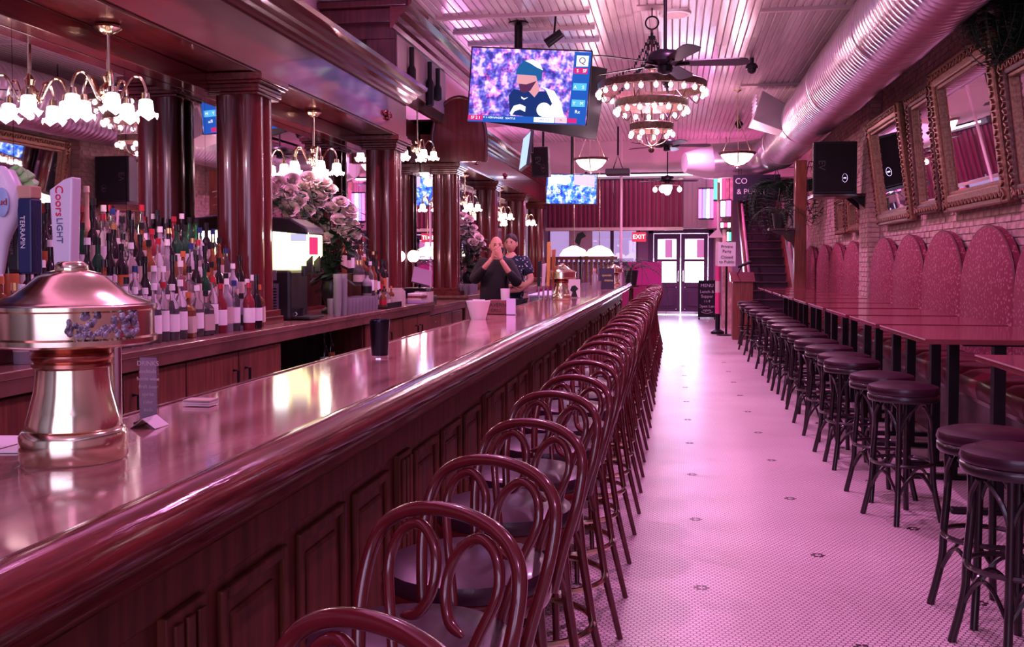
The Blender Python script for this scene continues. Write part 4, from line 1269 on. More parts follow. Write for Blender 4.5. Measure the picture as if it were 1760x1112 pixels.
def flat(r, pts, mat, d, name, W_, H_):
    """flat printed shape of the picture shown on the screen"""
    vs = [(u * W_ / 2, -.003 - d * .0006, v * H_ / 2) for u, v in pts]
    m = MB(); m.add(vs, [tuple(range(len(vs)))])
    return m.build(name, mat, r, fix=False)


def ell(cx, cy, rx, ry, n=20, a0=0, a1=2 * PI):
    return [(cx + rx * math.cos(a0 + (a1 - a0) * q / n), cy + ry * math.sin(a0 + (a1 - a0) * q / n)) for q in range(n if a1 - a0 > 6.2 else n + 1)]


p = atY(909, 147, 10.9)
TW, TH = 1.40, .845
tv1 = tv(p, TW, TH, math.radians(4.0), 0.0, 0, 'large ceiling-hung television showing a ballplayer in a dark helmet', crowd)
navy = emat('screen_navy', (.015, .035, .18), 1.0); wht = emat('screen_white', (.9, .9, 1), 1.6); skn = emat('screen_skin', (.75, .32, .38), 1.1)
beard = emat('screen_beard', (.12, .03, .10), 1.0); cyan = emat('screen_cyan', (.10, .45, .8), 1.3); blu = emat('screen_blue', (.02, .10, .5), 1.1); mag = emat('screen_magenta', (.75, .03, .22), 1.0)
lbl = emat('screen_pale', (.8, .85, 1), 1.3)
U = lambda x: (x - 605) / 590 * 1.0   # picture coordinates of the 1377-wide crop
def UV(L_): return [((x - 606) / 575, (478 - y) / 360) for x, y in L_]
def sk(L_):  # undo the roll of the screen in the photograph
    out = []
    for x, y in L_:
        dx, dy = x - 686, y - 510; a = math.radians(-4.0)
        X_, Y_ = dx * math.cos(a) - dy * math.sin(a), dx * math.sin(a) + dy * math.cos(a)
        out.append((X_ / 585, -Y_ / 355))
    return out
flat(tv1, sk([(500, 780), (490, 600), (540, 540), (640, 560), (740, 570), (860, 570), (960, 640), (1000, 720), (1010, 860)]), navy, 1, 'jersey', TW, TH)
flat(tv1, sk([(800, 520), (930, 570), (990, 680), (1040, 870), (830, 850), (860, 760), (910, 690), (850, 560)]), wht, 2, 'sleeve', TW, TH)
flat(tv1, sk(ell(830, 745, 70, 68)), wht, 2, 'jersey_letter', TW, TH)
flat(tv1, sk([(500, 770), (540, 700), (600, 685), (655, 710), (650, 760), (600, 735), (550, 750), (520, 790)]), wht, 2, 'jersey_letter', TW, TH)
flat(tv1, sk([(612, 612), (640, 630), (680, 622), (640, 645), (615, 632)]), wht, 3, 'jersey_mark', TW, TH)
flat(tv1, sk([(680, 560), (700, 500), (770, 470), (790, 560), (740, 625)]), skn, 2, 'neck', TW, TH)
flat(tv1, sk([(580, 400), (700, 400), (770, 430), (760, 500), (680, 560), (610, 560), (590, 500), (565, 470)]), skn, 3, 'face', TW, TH)
flat(tv1, sk([(590, 490), (660, 500), (760, 470), (700, 560), (640, 580), (600, 560)]), beard, 4, 'beard', TW, TH)
flat(tv1, sk([(560, 400), (580, 330), (640, 270), (720, 262), (790, 300), (820, 370), (810, 460), (770, 470), (755, 420), (660, 410)]), emat('screen_helmet', (.02, .12, .35), 1.0), 5, 'helmet', TW, TH)
flat(tv1, sk([(650, 275), (720, 262), (790, 300), (822, 370), (760, 340), (700, 300)]), wht, 6, 'helmet_glint', TW, TH)
flat(tv1, sk([(1125, 205), (1285, 220), (1225, 905), (1060, 880)]), blu, 2, 'side_panel', TW, TH)
flat(tv1, sk([(1145, 240), (1260, 250), (1250, 350), (1138, 345)]), lbl, 3, 'panel_tile', TW, TH)
flat(tv1, sk([(1120, 355), (1252, 365), (1244, 420), (1116, 412)]), mag, 3, 'panel_tile', TW, TH)
flat(tv1, sk([(1112, 500), (1240, 508), (1232, 575), (1104, 568)]), cyan, 3, 'panel_tile', TW, TH)
flat(tv1, sk([(1098, 655), (1225, 665), (1220, 730), (1092, 722)]), cyan, 3, 'panel_tile', TW, TH)
flat(tv1, sk([(100, 775), (1225, 835), (1222, 900), (92, 838)]), blu, 7, 'score_bar', TW, TH)
flat(tv1, sk([(95, 772), (240, 780), (236, 832), (90, 822)]), mag, 8, 'score_tile', TW, TH)
flat(tv1, sk([(735, 812), (935, 822), (930, 872), (732, 860)]), lbl, 8, 'score_tile', TW, TH)
flat(tv1, sk([(940, 820), (1050, 828), (1048, 880), (936, 872)]), emat('screen_pink', (.9, .5, .6), 1.3), 8, 'score_tile', TW, TH)
flat(tv1, sk([(1055, 832), (1145, 838), (1140, 882), (1052, 876)]), mag, 8, 'score_tile', TW, TH)
for (x, y, s_, b) in ((1198, 295, .10, 'Q'), (1152, 388, .05, 'S'), (1220, 392, .05, 'SF'), (1130, 540, .05, 'A'), (1205, 545, .05, 'S'), (1118, 695, .05, 'T'), (1190, 698, .05, 'M'), (1150, 775, .055, 'Rx'), (170, 802, .045, 'SF 2 1'), (400, 812, .030, 'P. L HERNANDEZ   SEATTLE'), (832, 842, .03, '3RD  1-2'), (994, 850, .03, '95')):
    q = sk([(x, y)])[0]
    text(b, s_, (q[0] * TW / 2, -.010, q[1] * TH / 2), (PI / 2, 0, 0), wht if b != 'Q' and y < 830 else beard, tv1, 0, 'screen_text')
# pole and bracket
pp = atY(890, 60, 11.1)
t = root('ceiling_mount', 'black ceiling pole and brackets carrying the large television', 'bracket', (pp.x, 11.15, 3.6))
MB().cyl((pp.x, 11.15, p.z - .3), (pp.x, 11.15, CZ - .012), .048, n=16).lathe([(.05, CZ - .05), (.12, CZ - .03), (.12, CZ - .012)], pp.x, 11.15, 16).build('pole', blkm, t, smooth=True)
MB().box(pp.x - .3, 10.96, p.z - .05, pp.x + .3, 11.1, p.z + .05).build('bracket', blkm, t)
# rear television of the pair, back to back, tilted
r = tv((p.x + .10, 11.42, p.z - .02), 1.42, .86, math.radians(-8), math.radians(-4), PI + .35, 'black-backed television mounted behind the large one, facing away', crowd2)

p2 = atY(982, 325, 17.8)
tv2 = tv(p2, .96, .57, math.radians(1.0), math.radians(0), 0, 'smaller far television with a blue ball game, hung before the curtain', crowd2)
flat(tv2, [(-.9, .1), (-.6, .35), (-.2, .25), (.0, .5), (-.1, .9), (-.9, .9)], wht, 2, 'bright_field', .96, .57)
flat(tv2, [(.1, .3), (.9, .1), (.9, .9), (.1, .9)], emat('screen_lilac', (.7, .5, .95), 1.4), 2, 'bright_field', .96, .57)
text('MLB', .11, (-.3, -.009, -.05), (PI / 2, 0, 0), wht, tv2, 0, 'screen_text')
t = root('ceiling_mount', 'thin dark ceiling pole holding the far television', 'bracket', (p2.x, 17.9, 3.2))
MB().cyl((p2.x, 17.93, p2.z - .1), (p2.x, 17.93, CZ - .012), .03, n=12).box(p2.x - .2, 17.86, p2.z - .05, p2.x + .2, 17.96, p2.z + .05).build('pole', blkm, t)

# side-facing television and hanging loudspeaker between the two screens
p3 = atY(902, 262, 14.4)
tv((p3.x, 14.4, p3.z + .02), .9, .52, math.radians(0), math.radians(-8), math.radians(-74), 'slim television seen edge-on between the two front screens', emat('screen_ice', (.45, .6, 1), 1.3))
MBm = MB().cyl((p3.x + .1, 14.45, p3.z), (p3.x + .1, 14.45, CZ - .012), .025)
single(MBm, 'ceiling_mount', blkm, 'short ceiling pole of the edge-on television', 'bracket')
p4 = atY(930, 303, 15.6)
sp = speaker((p4.x, 15.8, p4.z), .30, .26, .50, -.2, 'black loudspeaker hanging beside the edge-on television', 'EV', .1)
single(MB().cyl((p4.x, 15.85, p4.z + .48), (p4.x, 15.85, CZ - .012), .02), 'ceiling_mount', blkm, 'ceiling pole of the hanging loudspeaker', 'bracket')

# ================================================================== NEON AND SIGNS AT THE FAR RIGHT
def neon(loc, w, h, label, cols, txt=None):
    x, y, z = loc
    t = root('neon_sign', label, 'sign', (x, y, z))
    MB().box(x - w / 2, y, z, x + w / 2, y + .05, z + h).build('backing', blk, t, bevel=.006)
    n = len(cols)
    for q, c_ in enumerate(cols):
        a = x - w / 2 + w * (q + .5) / n
        MB().tube([(a, y - .02, z + .04), (a, y - .02, z + h - .04)], w / n * .42, 8).build('neon_tube', c_, t, smooth=True)
    for zz in (z + h - .02,): MB().tube([(x, y + .025, zz), (x, y + .025, 3.42 if y > YE else CZ - .012)], .004, 4).build('hanger', blkm, t)


nG = emat('neon_green', (.1, .9, .45), 2.5); nW = emat('neon_white', (1, .8, 1), 8); nR = emat('neon_red', (1, .05, .18), 2.5); nP = emat('neon_pink', (1, .10, .55), 5); nB = emat('neon_blue', (.25, .2, 1), 3)
def npos(x0, y0, x1, y1, Y):
    a = atY(x0, y1, Y); b = atY(x1, y0, Y)
    return ((a.x + b.x) / 2, Y, a.z), abs(b.x - a.x), abs(b.z - a.z)
for (q, lab, cols) in (((1200, 322, 1227, 378, 21.6), 'neon sign of pink, blue and white tubes under the round duct', [nP, nB, nW, nP]),
                       ((1226, 300, 1248, 346, 21.2), 'neon sign of green, white and red upright tubes', [nG, nW, nR]),
                       ((1238, 342, 1257, 375, 22.0), 'white neon window sign under the green and red one', [nW, nP]),
                       ((1249, 396, 1257, 417, 22.2), 'small green and white neon sign above the party notice', [nW, nG]),
                       ((1238, 380, 1256, 394, 22.1), 'small pair of white and red neon bars', [nW, nR, nW])):
    loc, w, h = npos(*q); neon(loc, w, h, lab, cols)
light('POINT', 'neon_glow', (.85, 21.3, 2.9), 75, (1, .15, .6), .05)

# exit sign
p = atY(1098, 407, 22.2)
t = root('exit_sign', 'red lit exit sign below the curtain rail', 'sign', (p.x, 22.3, 2.05))
MB().box(p.x - .16, 22.3, p.z - .11, p.x + .16, 22.38, p.z + .11).build('housing', emat('exit_red', (.85, .05, .12), 1.0), t, bevel=.008)
MB().box(p.x - .02, 22.33, p.z + .1, p.x + .02, 22.36, 2.24).build('mount', blkm, t)
text('EXIT', .14, (p.x, 22.296, p.z), (PI / 2, 0, 0), emat('exit_white', (1, .85, .85), 3), t)

# private party notice on a stand
a = atY(1249, 437, 20.0)
t = root('notice_stand', 'black stand with a white notice about a private party', 'sign', (a.x, 20.0, 0))
MB().lathe([(.19, 0), (.19, .015), (.03, .03)], a.x, 20.0, 20).build('base', blkm, t)
MB().cyl((a.x, 20.0, .02), (a.x, 20.0, a.z - .1), .022).build('pole', blkm, t)
MB().box(a.x - .175, 19.95, a.z - .245, a.x + .175, 19.97, a.z + .245).build('board', white, t)
for k, (s_, dz) in enumerate((('Private', .155), ('Party', .06), ('Closed', -.06), ('to Public', -.155))):
    text(s_, .085, (a.x, 19.945, a.z + dz), (PI / 2, 0, 0), blk, t, .001)
# chalkboard A-frame menu
a = atZ(1215, 549, 0)
t = root('chalkboard_sign', 'black chalkboard menu stand with curly white writing by the doors', 'sign', (a.x, a.y, 0))
y = a.y; w = .42 / 2 + .02; h = 1.02
m = MB().box(a.x - w, y, .06, a.x - w + .04, y + .05, h).box(a.x + w - .04, y, .06, a.x + w, y + .05, h).box(a.x - w, y, h - .05, a.x + w, y + .05, h).box(a.x - w, y, .06, a.x + w, y + .05, .12)
m.build('frame', blkm, t, bevel=.006)
MB().box(a.x - w + .04, y + .02, .12, a.x + w - .04, y + .03, h - .05).build('board', bpy.data.materials['chalkboard'], t)
for sx in (-1, 1): MB().box(a.x + sx * (w - .03) - .02, y - .1, 0, a.x + sx * (w - .03) + .02, y + .3, .05).build('foot', blkm, t)
for s_, z_, sz in (('MENU', .88, .12), ('Lunch &', .72, .11), ('Supper', .60, .11), ('11-9', .47, .09), ('Open Late', .34, .10), ('nightly', .24, .08)):
    text(s_, sz, (a.x, y + .016, z_), (PI / 2, 0, 0), chalk, t, .001)
MB().tube(cr([(a.x - .15, y + .015, .20), (a.x, y + .015, .155), (a.x + .15, y + .015, .20)], 5), .006, 5).build('chalk_flourish', chalk, t)
# striped pole
a = atY(1234, 470, 20.4)
t = root('striped_pole', 'tall pink and white banded pole beside the party notice', 'pole', (a.x, 20.4, 0))
MB().cyl((a.x, 20.4, .42), (a.x, 20.4, .86), .055).cyl((a.x, 20.4, 1.1), (a.x, 20.4, 1.42), .055).build('red_band', mk('raspberry_paint', (.65, .06, .22), .4), t, smooth=True)
MB().cyl((a.x, 20.4, .86), (a.x, 20.4, 1.1), .055).cyl((a.x, 20.4, 1.42), (a.x, 20.4, 2.0), .055).cyl((a.x, 20.4, 2.0), (a.x, 20.4, 3.15), .03).build('white_band', cream, t, smooth=True)
MB().lathe([(.14, 0), (.14, .05), (.05, .1), (.05, .42)], a.x, 20.4, 16).build('base', blkm, t, smooth=True)
MB().ext([(a.x - .22, 2.0), (a.x + .1, 2.0), (a.x, 2.2)], 'y', 20.3, 20.42).build('pointer_top', cream, t)
# host stand next to the stairs
a = atY(1275, 460, 18.9)
t = root('host_stand', 'red-brown wooden host stand with a reading lamp at the stair foot', 'stand', (1.25, 19.0, 0))
MB().box(1.10, 18.9, 0, 1.48, 19.25, 1.12).build('cabinet', wood_md, t, bevel=.01)
MB().ext([(18.85, 1.12), (19.3, 1.12), (19.3, 1.30)], 'x', 1.06, 1.52).build('sloped_top', wood, t)
MB().tube([(1.2, 19.2, 1.25), (1.3, 19.1, 1.45)], .01).cyl((1.2, 19.05, 1.40), (1.45, 19.05, 1.50), .028).build('reading_lamp', blkm, t)
# framed pieces on the wall left of the stairs / brick strip
single(MB().box(1.06, 22.25, 0, 1.28, 22.4, 3.42), 'brick_pier', brickm, 'narrow brick pier between the doors and the neon signs', 'pier')
b = atY(1085, 440, 20.6)
plant((b.x, 20.6, 1.0), 'tall spiky palm in a black pot near the end of the long bar', 18, 1.0, 1.25, .05, (.15, .30))
single(MB().lathe([(.16, 0), (.17, .04), (.05, .08), (.05, .92), (.17, .96), (.17, 1.0)], b.x, 20.6, 20), 'plant_stand', wood_dk, 'slim dark pedestal under the potted palm past the bar end', 'stand')

# ================================================================== BEER TOWERS
def beer_tower(loc, s, label):
    x, y, z = loc
    r = root('beer_tower', label, 'beer tower', loc)
    L_ = lambda pr: [(a * s, z + b * s) for a, b in pr]
    MB().lathe(L_([(.106, 0), (.110, .006), (.110, .055), (.105, .066), (.098, .072)]), x, y, 48).build('foot', brass, r, smooth=True)
    MB().lathe(L_([(.098, .072), (.097, .085), (.090, .110), (.080, .150), (.076, .180), (.075, .200)]), x, y, 48).build('waist', brass, r, smooth=True)
    MB().lathe(L_([(.075, .200), (.083, .205), (.083, .212), (.078, .215), (.084, .222), (.084, .230), (.078, .235), (.092, .245), (.12, .252)]), x, y, 48).build('neck_rings', brassd, r, smooth=True)
    MB().lathe(L_([(.12, .250), (.163, .252), (.175, .258), (.175, .268), (.168, .272), (.168, .325), (.175, .329), (.175, .337), (.163, .342)]), x, y, 56).build('drum', brass, r, smooth=True)
    MB().lathe(L_([(.166, .341), (.156, .346), (.120, .358), (.090, .380), (.072, .398), (.050, .408), (.034, .412), (.034, .422), (.026, .430), (.001, .432)]), x, y, 56).build('dome', brass, r, smooth=True)
    return r


p = atZ(128, 788, 1.07)
bt = beer_tower((p.x, p.y, 1.07), 1.0, 'large polished brass beer tower on the bar, nearest the camera')
# worn silvery badge on the drum
bad = MB(); rnd = random.Random(4)
for q in range(90):
    a = math.radians(rnd.uniform(-60, -8)); zz = 1.07 + rnd.uniform(.277, .322)
    bad.sph((p.x + .169 * math.cos(a), p.y + .169 * math.sin(a), zz), (.006, .006, .007), 6, 4)
bad.build('embossed_badge', mk('tarnished_silver', (.30, .28, .36), .4, .6, var=.8, scale=60), bt, smooth=True)
TP = p.copy()
p = atZ(965, 516, 1.07)
bt2 = beer_tower((p.x, p.y, 1.07), .95, 'brass beer tower halfway along the bar, past the two men')
p = atZ(1056, 490, 1.07)
beer_tower((min(p.x, -1.05), p.y, 1.07), .9, 'farthest brass beer tower near the end of the long bar')


def tap_handle(px0, py0, Y, hgt, wb, wt, mat, label, txt=None, tmat=None, tsz=.04, kind='taper', txt2=None, t2mat=None):
    """stands on a slim stem from a faucet rail behind the tower"""
    b = atY(px0, py0, Y); x, z = b.x, b.z
    r = root('beer_tap', label, 'beer tap', (x, Y, z))
    if kind == 'taper':
        a_, c_ = wb / 2, wt / 2
        m = MB().ext([(x - a_, z), (x + a_, z), (x + c_, z + hgt), (x + c_ * .2, z + hgt * .97), (x - c_, z + hgt * .87)], 'y', Y - .018, Y + .018)
    elif kind == 'slab':
        m = MB().ext([(x - wb / 2, z), (x + wb / 2, z), (x + wt / 2, z + hgt), (x - wt / 2, z + hgt)], 'y', Y - .02, Y + .02)
    m.build('handle', mat, r, bevel=.004)
    if txt: text(txt, tsz, (x - .004, Y - .0195 if kind == 'taper' else Y - .0215, z + hgt * (.76 if txt2 else .55)), (PI / 2, PI / 2, 0), tmat, r, .0008)
    if txt2: text(txt2, tsz * .75, (x - .004, Y - .0195, z + hgt * .47), (PI / 2, PI / 2, 0), t2mat, r, .0008)
    return r


# faucet rail behind the tower
fy = TP.y + .14
t = root('tap_rail', 'chrome tap rail standing behind the large brass tower', 'tap rail', (TP.x - .15, fy + .02, 1.07))
MB().box(TP.x - .42, fy, 1.335, TP.x + .08, fy + .035, 1.375).build('rail', chrome, t, bevel=.01)
for dx in (-.38, .0): MB().cyl((TP.x + dx, fy + .017, 1.07), (TP.x + dx, fy + .017, 1.34), .016).build('post', chrome, t, smooth=True)
m = MB()
for px_ in (8, 35, 50, 105): m.cyl((atY(px_, 470, fy).x, fy + .017, 1.37), (atY(px_, 470, fy).x, fy + .017, 1.415), .008)
m.build('faucet_stem', chrome, t)
lavw = mk('lilac_white_enamel', (.78, .74, .84), .3)
bt_ = atY(0, 470, fy + .017).z
tap_handle(115, 478, fy, .235, .040, .060, lavw, 'white wedge-shaped tap handle with red script and blue capitals', 'Coors', mk('script_red', (.75, .01, .08), .4), .028, 'taper', 'LIGHT', mk('blue_grey_print', (.10, .12, .25), .5))
h2 = tap_handle(53, 470, fy, .175, .034, .038, mk('navy_tap', (.012, .02, .085), .4), 'navy blue tap handle lettered in white under a tan wooden top', 'TERRAPIN', whiteg, .017, 'slab')
hb = atY(52, 470, fy)
MB().box(hb.x - .020, fy - .02, hb.z + .175, hb.x + .020, fy + .02, hb.z + .205).build('wooden_top', mk('tan_wood', (.55, .33, .22), .5), h2, bevel=.004)
h3 = tap_handle(33, 466, fy + .05, .16, .028, .030, blk, 'black tap handle with faint white capitals beside the navy one', 'HOPSECUTIONER', mk('grey_print', (.45, .40, .48), .5), .0125, 'slab')
hc = atY(34, 320, fy + .035)
m = MB()
for q in range(26):
    a = q * 2.4; z_ = q / 26
    rr = .030 * math.sin(PI * (.15 + .8 * z_))
    m.obox((hc.x + rr * math.cos(a), fy + .035 + rr * math.sin(a), hc.z - .035 + .075 * z_), (.028, .028, .012), (.5, .6, a))
m.build('hop_ornament', mk('hop_green', (.28, .62, .22), .5), h3, bevel=.004)
MB().cyl((hc.x, fy + .035, atY(31, 466, fy + .035).z + .155), (hc.x, fy + .035, hc.z - .02), .012).build('ornament_stem', blk, h3)
# curved cream handle with oval badge at the picture edge
b = atY(2, 470, fy - .01); tpz = atY(18, 300, fy - .01)
h4 = root('beer_tap', 'curved white tap handle with a pale blue oval badge', 'beer tap', (b.x, fy - .01, b.z))
pts = cr([(b.x - .006, fy - .01, b.z), (b.x + .002, fy - .01, b.z + .08), (b.x + .022, fy - .01, b.z + .14), (b.x + .024, fy - .01, b.z + .19), (b.x + .006, fy - .01, b.z + .228)], 5)
MB().tube(pts, [.012 + .020 * min(1, q / 12) for q in range(len(pts))], 14).sph((b.x + .006, fy - .01, b.z + .235), (.018, .016, .018), 12, 8).build('handle', lavw, h4, smooth=True)
MB().sph((b.x + .030, fy - .042, b.z + .165), (.018, .004, .034), 18, 10).build('oval_badge', mk('pale_blue_badge', (.35, .5, .75), .35), h4, smooth=True)
text('Bud', .022, (b.x + .030, fy - .0475, b.z + .165), (PI / 2, 0, 0), redc, h4, .0006)
MB().ext([(b.x - .040, b.z + .06), (b.x + .000, b.z + .10), (b.x + .012, b.z + .172), (b.x - .040, b.z + .18)], 'y', fy - .043, fy - .036).build('navy_shield', bluec, h4)
MB().ext([(b.x - .040, b.z + .185), (b.x + .016, b.z + .178), (b.x + .016, b.z + .186), (b.x - .040, b.z + .193)], 'y', fy - .043, fy - .036).build('gold_band', goldc, h4)
# far tap cluster before the second tower
for k, (px_, top, m_, lab) in enumerate(((942, 415, mk('mustard_enamel', (.75, .42, .10), .4), 'tall mustard yellow tap handle beside the second tower'), (934, 452, lavw, 'white tap handle behind the second tower'), (950, 428, mk('copper_orange', (.6, .2, .08), .4), 'leaning orange tap handle beside the second tower'), (926, 448, blkm, 'slim black tap handle behind the second tower'))):
    Y = bt2.location.y - .15 + .06 * k
    b = atY(px_, 492, Y); tz = atY(px_, top, Y).z
    r = root('beer_tap', lab, 'beer tap', (b.x, Y, b.z))
    MB().ext([(b.x - .016, b.z), (b.x + .016, b.z), (b.x + .034, tz), (b.x - .01, tz - .01)], 'y', Y - .015, Y + .015).build('handle', m_, r, bevel=.004)
    MB().cyl((b.x, Y, 1.07), (b.x, Y, b.z), .012).build('stem', chrome, r)

# ================================================================== THINGS ON THE BAR
# acrylic sign holder
b = atZ(256, 726, 1.07); dY = b.y
t = root('acrylic_sign', 'upright clear acrylic card holder with a printed drinks list', 'sign', (b.x, b.y, 1.07))
z1 = atY(256, 612, dY).z; wv = .5 * (atY(272, 680, dY).x - atY(240, 680, dY).x)
MB().box(b.x - wv, dY, 1.07, b.x + wv, dY + .004, z1).box(b.x - wv, dY - .03, 1.07, b.x + wv, dY + .03, 1.075).build('holder', glass, t)
MB().box(b.x - wv + .003, dY - .001, 1.08, b.x + wv - .003, dY + .001 - .0005, z1 - .004).build('printed_card', mk('lilac_card', (.42, .32, .45), .5), t)
for k in range(7): text(('DRINKS', 'cocktails', 'house wine', 'draft beer', 'spirits', 'cider', 'soda')[k], .014 if k else .018, (b.x, dY - .002, z1 - .02 - k * (z1 - 1.10) / 7.2), (PI / 2, 0, 0), whiteg, t, .0005)
# little tent card
b = atZ(262, 726, 1.07)
t = single(MB().ext([(b.x - .005, 1.07), (b.x + .03, 1.097), (b.x + .065, 1.072), (b.x + .03, 1.094)], 'y', b.y - .10, b.y - .03), 'tent_card', white, 'small folded white tent card in front of the acrylic holder', 'card')
# stack of cards
b = atZ(345, 697, 1.07)
t = root('napkin_stack', 'low stack of white cards on the inner edge of the bar', 'napkins', (b.x, b.y, 1.07))
for k in range(3): MB().obox((b.x, b.y, 1.075 + k * .006), (.085, .06, .005), (0, 0, .02 * k)).build('card', whiteg if k < 2 else bone, t)
# white folder near the tower
b = atZ(5, 765, 1.07)
single(MB().obox((b.x, b.y, 1.073), (.17, .20, .004), (0, 0, .2)), 'paper_sheet', white, 'white sheet of paper lying left of the large brass tower' if False else 'white sheet of paper lying on the bar behind the large brass tower', 'paper')
# tumbler
b = atZ(653, 614, 1.07)
hgt = atY(653, 549, b.y).z - 1.07; rt = .5 * (atY(670, 560, b.y).x - atY(636, 560, b.y).x)
t = root('tumbler', 'tall black insulated tumbler standing on the inner edge of the bar', 'tumbler', (b.x, b.y, 1.07))
MB().lathe([(rt * .78, 1.07), (rt * .80, 1.075), (rt * .98, 1.07 + hgt * .93), (rt, 1.07 + hgt * .95), (rt * .98, 1.07 + hgt), (rt * .9, 1.07 + hgt), (rt * .88, 1.07 + hgt * .9), (.001, 1.07 + hgt * .9)], b.x, b.y, 32).build('body', mk('black_steel', (.02, .022, .035), .22, .7), t, smooth=True)
MB().lathe([(rt * .785, 1.068), (rt * .81, 1.078), (rt * .80, 1.08)], b.x, b.y, 32, cap=False).build('base_band', chrome, t)
# flared napkin cup
b = atZ(822, 549, 1.07); hgt = atY(822, 517, b.y).z - 1.07
t = root('napkin_cup', 'white flared cup stuffed with napkins beside the wooden caddy', 'cup', (b.x, b.y, 1.07))
MB().lathe([(.055, 1.07), (.092, 1.07 + hgt), (.088, 1.07 + hgt), (.052, 1.08)], b.x, b.y, 24).build('cup', white, t, smooth=True)
MB().box(b.x - .04, b.y - .005, 1.1, b.x + .05, b.y + .005, 1.07 + hgt + .01).build('napkins', white, t)
# wooden caddy box with burnt arc lettering
b = atZ(852, 541, 1.07); Y = b.y; z1 = atY(852, 516, Y).z
x0, x1 = atY(837, 530, Y).x, atY(869, 530, Y).x
t = root('condiment_caddy', 'reddish wooden caddy box with dark stamped lettering', 'caddy', ((x0 + x1) / 2, Y, 1.07))
MB().box(x0, Y, 1.07, x1, Y + .012, z1).box(x0, Y + .15, 1.07, x1, Y + .162, z1).box(x0, Y + .012, 1.07, x0 + .012, Y + .15, z1).box(x1 - .012, Y + .012, 1.07, x1, Y + .15, z1).box(x0, Y, 1.07, x1, Y + .15, 1.08).build('box', mk('stained_box_wood', (.22, .07, .07), .5, var=.2, scale=10), t, bevel=.003)
text('TAVERN', .045, ((x0 + x1) / 2, Y - .001, (1.07 + z1) / 2 + .02), (PI / 2, 0, 0), blk, t, .0005)
text('GRILL', .035, ((x0 + x1) / 2, Y - .001, (1.07 + z1) / 2 - .025), (PI / 2, 0, 0), blk, t, .0005)
# white cup standing behind the caddy, white upright card
b2 = atY(863, 515, Y + .3)
t = root('paper_cup', 'tall white paper cup rising behind the wooden caddy', 'cup', (b2.x, Y + .08, 1.08))
MB().lathe([(.030, 1.082), (.040, atY(863, 496, Y + .08).z), (.036, atY(863, 496, Y + .08).z), (.027, 1.09)], (x0 + x1) / 2 + .06, Y + .08, 20).build('cup', white, t, smooth=True)
t = root('menu_card', 'narrow upright pale card standing at the end of the caddy', 'card', (x1 + .045, Y, 1.07))
MB().box(x1 + .01, Y - .02, 1.07, x1 + .085, Y - .012, z1 + .015).box(x1 + .01, Y - .02, 1.07, x1 + .085, Y + .03, 1.075).build('card', mk('lavender_card', (.70, .66, .92), .4), t)
# things past the second tower
b = atZ(1043, 497, 1.07); Y = b.y
t = root('menu_stand', 'small black folding menu with gold print, far along the bar', 'menu', (b.x, Y, 1.07))
z1 = atY(1043, 461, Y).z
MB().obox((b.x, Y, (1.07 + z1) / 2), (.235, .012, z1 - 1.07), (-.1, 0, 0)).build('cover', mk('black_leatherette', (.03, .02, .05), .5), t)
text('specials', .05, (b.x, Y - .025, 1.29), (PI / 2 - .1, 0, .0), goldc, t); text('menu', .06, (b.x + .03, Y - .018, 1.21), (PI / 2 - .1, 0, 0), goldc, t)
b = atZ(1022, 500, 1.07)
t = root('water_bottle', 'clear plastic bottle with a pink cap before the black menu', 'bottle', (b.x, b.y, 1.07))
MB().lathe([(.045, 1.07), (.045, 1.30), (.02, 1.34), (.02, 1.36)], b.x, b.y, 16).build('body', gl_frost, t, smooth=True)
MB().cyl((b.x, b.y, 1.36), (b.x, b.y, 1.40), .024).build('cap', mk('rose_cap', (.7, .35, .35), .5), t)
b = atZ(987, 512, 1.07)
t = root('table_card', 'white card with a black figure print beside the second brass tower', 'card', (b.x, b.y, 1.07))
z1 = atY(987, 480, b.y).z
MB().box(b.x - .07, b.y, 1.07, b.x + .07, b.y + .006, z1).box(b.x - .07, b.y, 1.07, b.x + .07, b.y + .05, 1.074).build('card', white, t)
MB().ext([(b.x - .04, 1.08), (b.x + .04, 1.08), (b.x + .02, 1.15), (b.x + .05, 1.18), (b.x + .01, 1.22), (b.x - .03, 1.21), (b.x - .05, 1.16), (b.x - .02, 1.14)], 'y', b.y - .002, b.y).build('printed_figure', blk, t)
rnd = random.Random(3)
for k, (px_, py_) in enumerate(((1003, 503), (1010, 501), (1030, 497), (1034, 496))):
    b = atZ(px_, py_, 1.07)
    t = root('drinking_glass', 'clear drinking glass on the far half of the bar, %s of four' % ORD[k], 'glass', (b.x, b.y, 1.07), 'glasses on the far half of the bar')
    MB().lathe([(.03, 1.07), (.038, 1.20), (.035, 1.20), (.027, 1.08)], b.x, b.y, 16).build('glass', gl_frost, t, smooth=True)

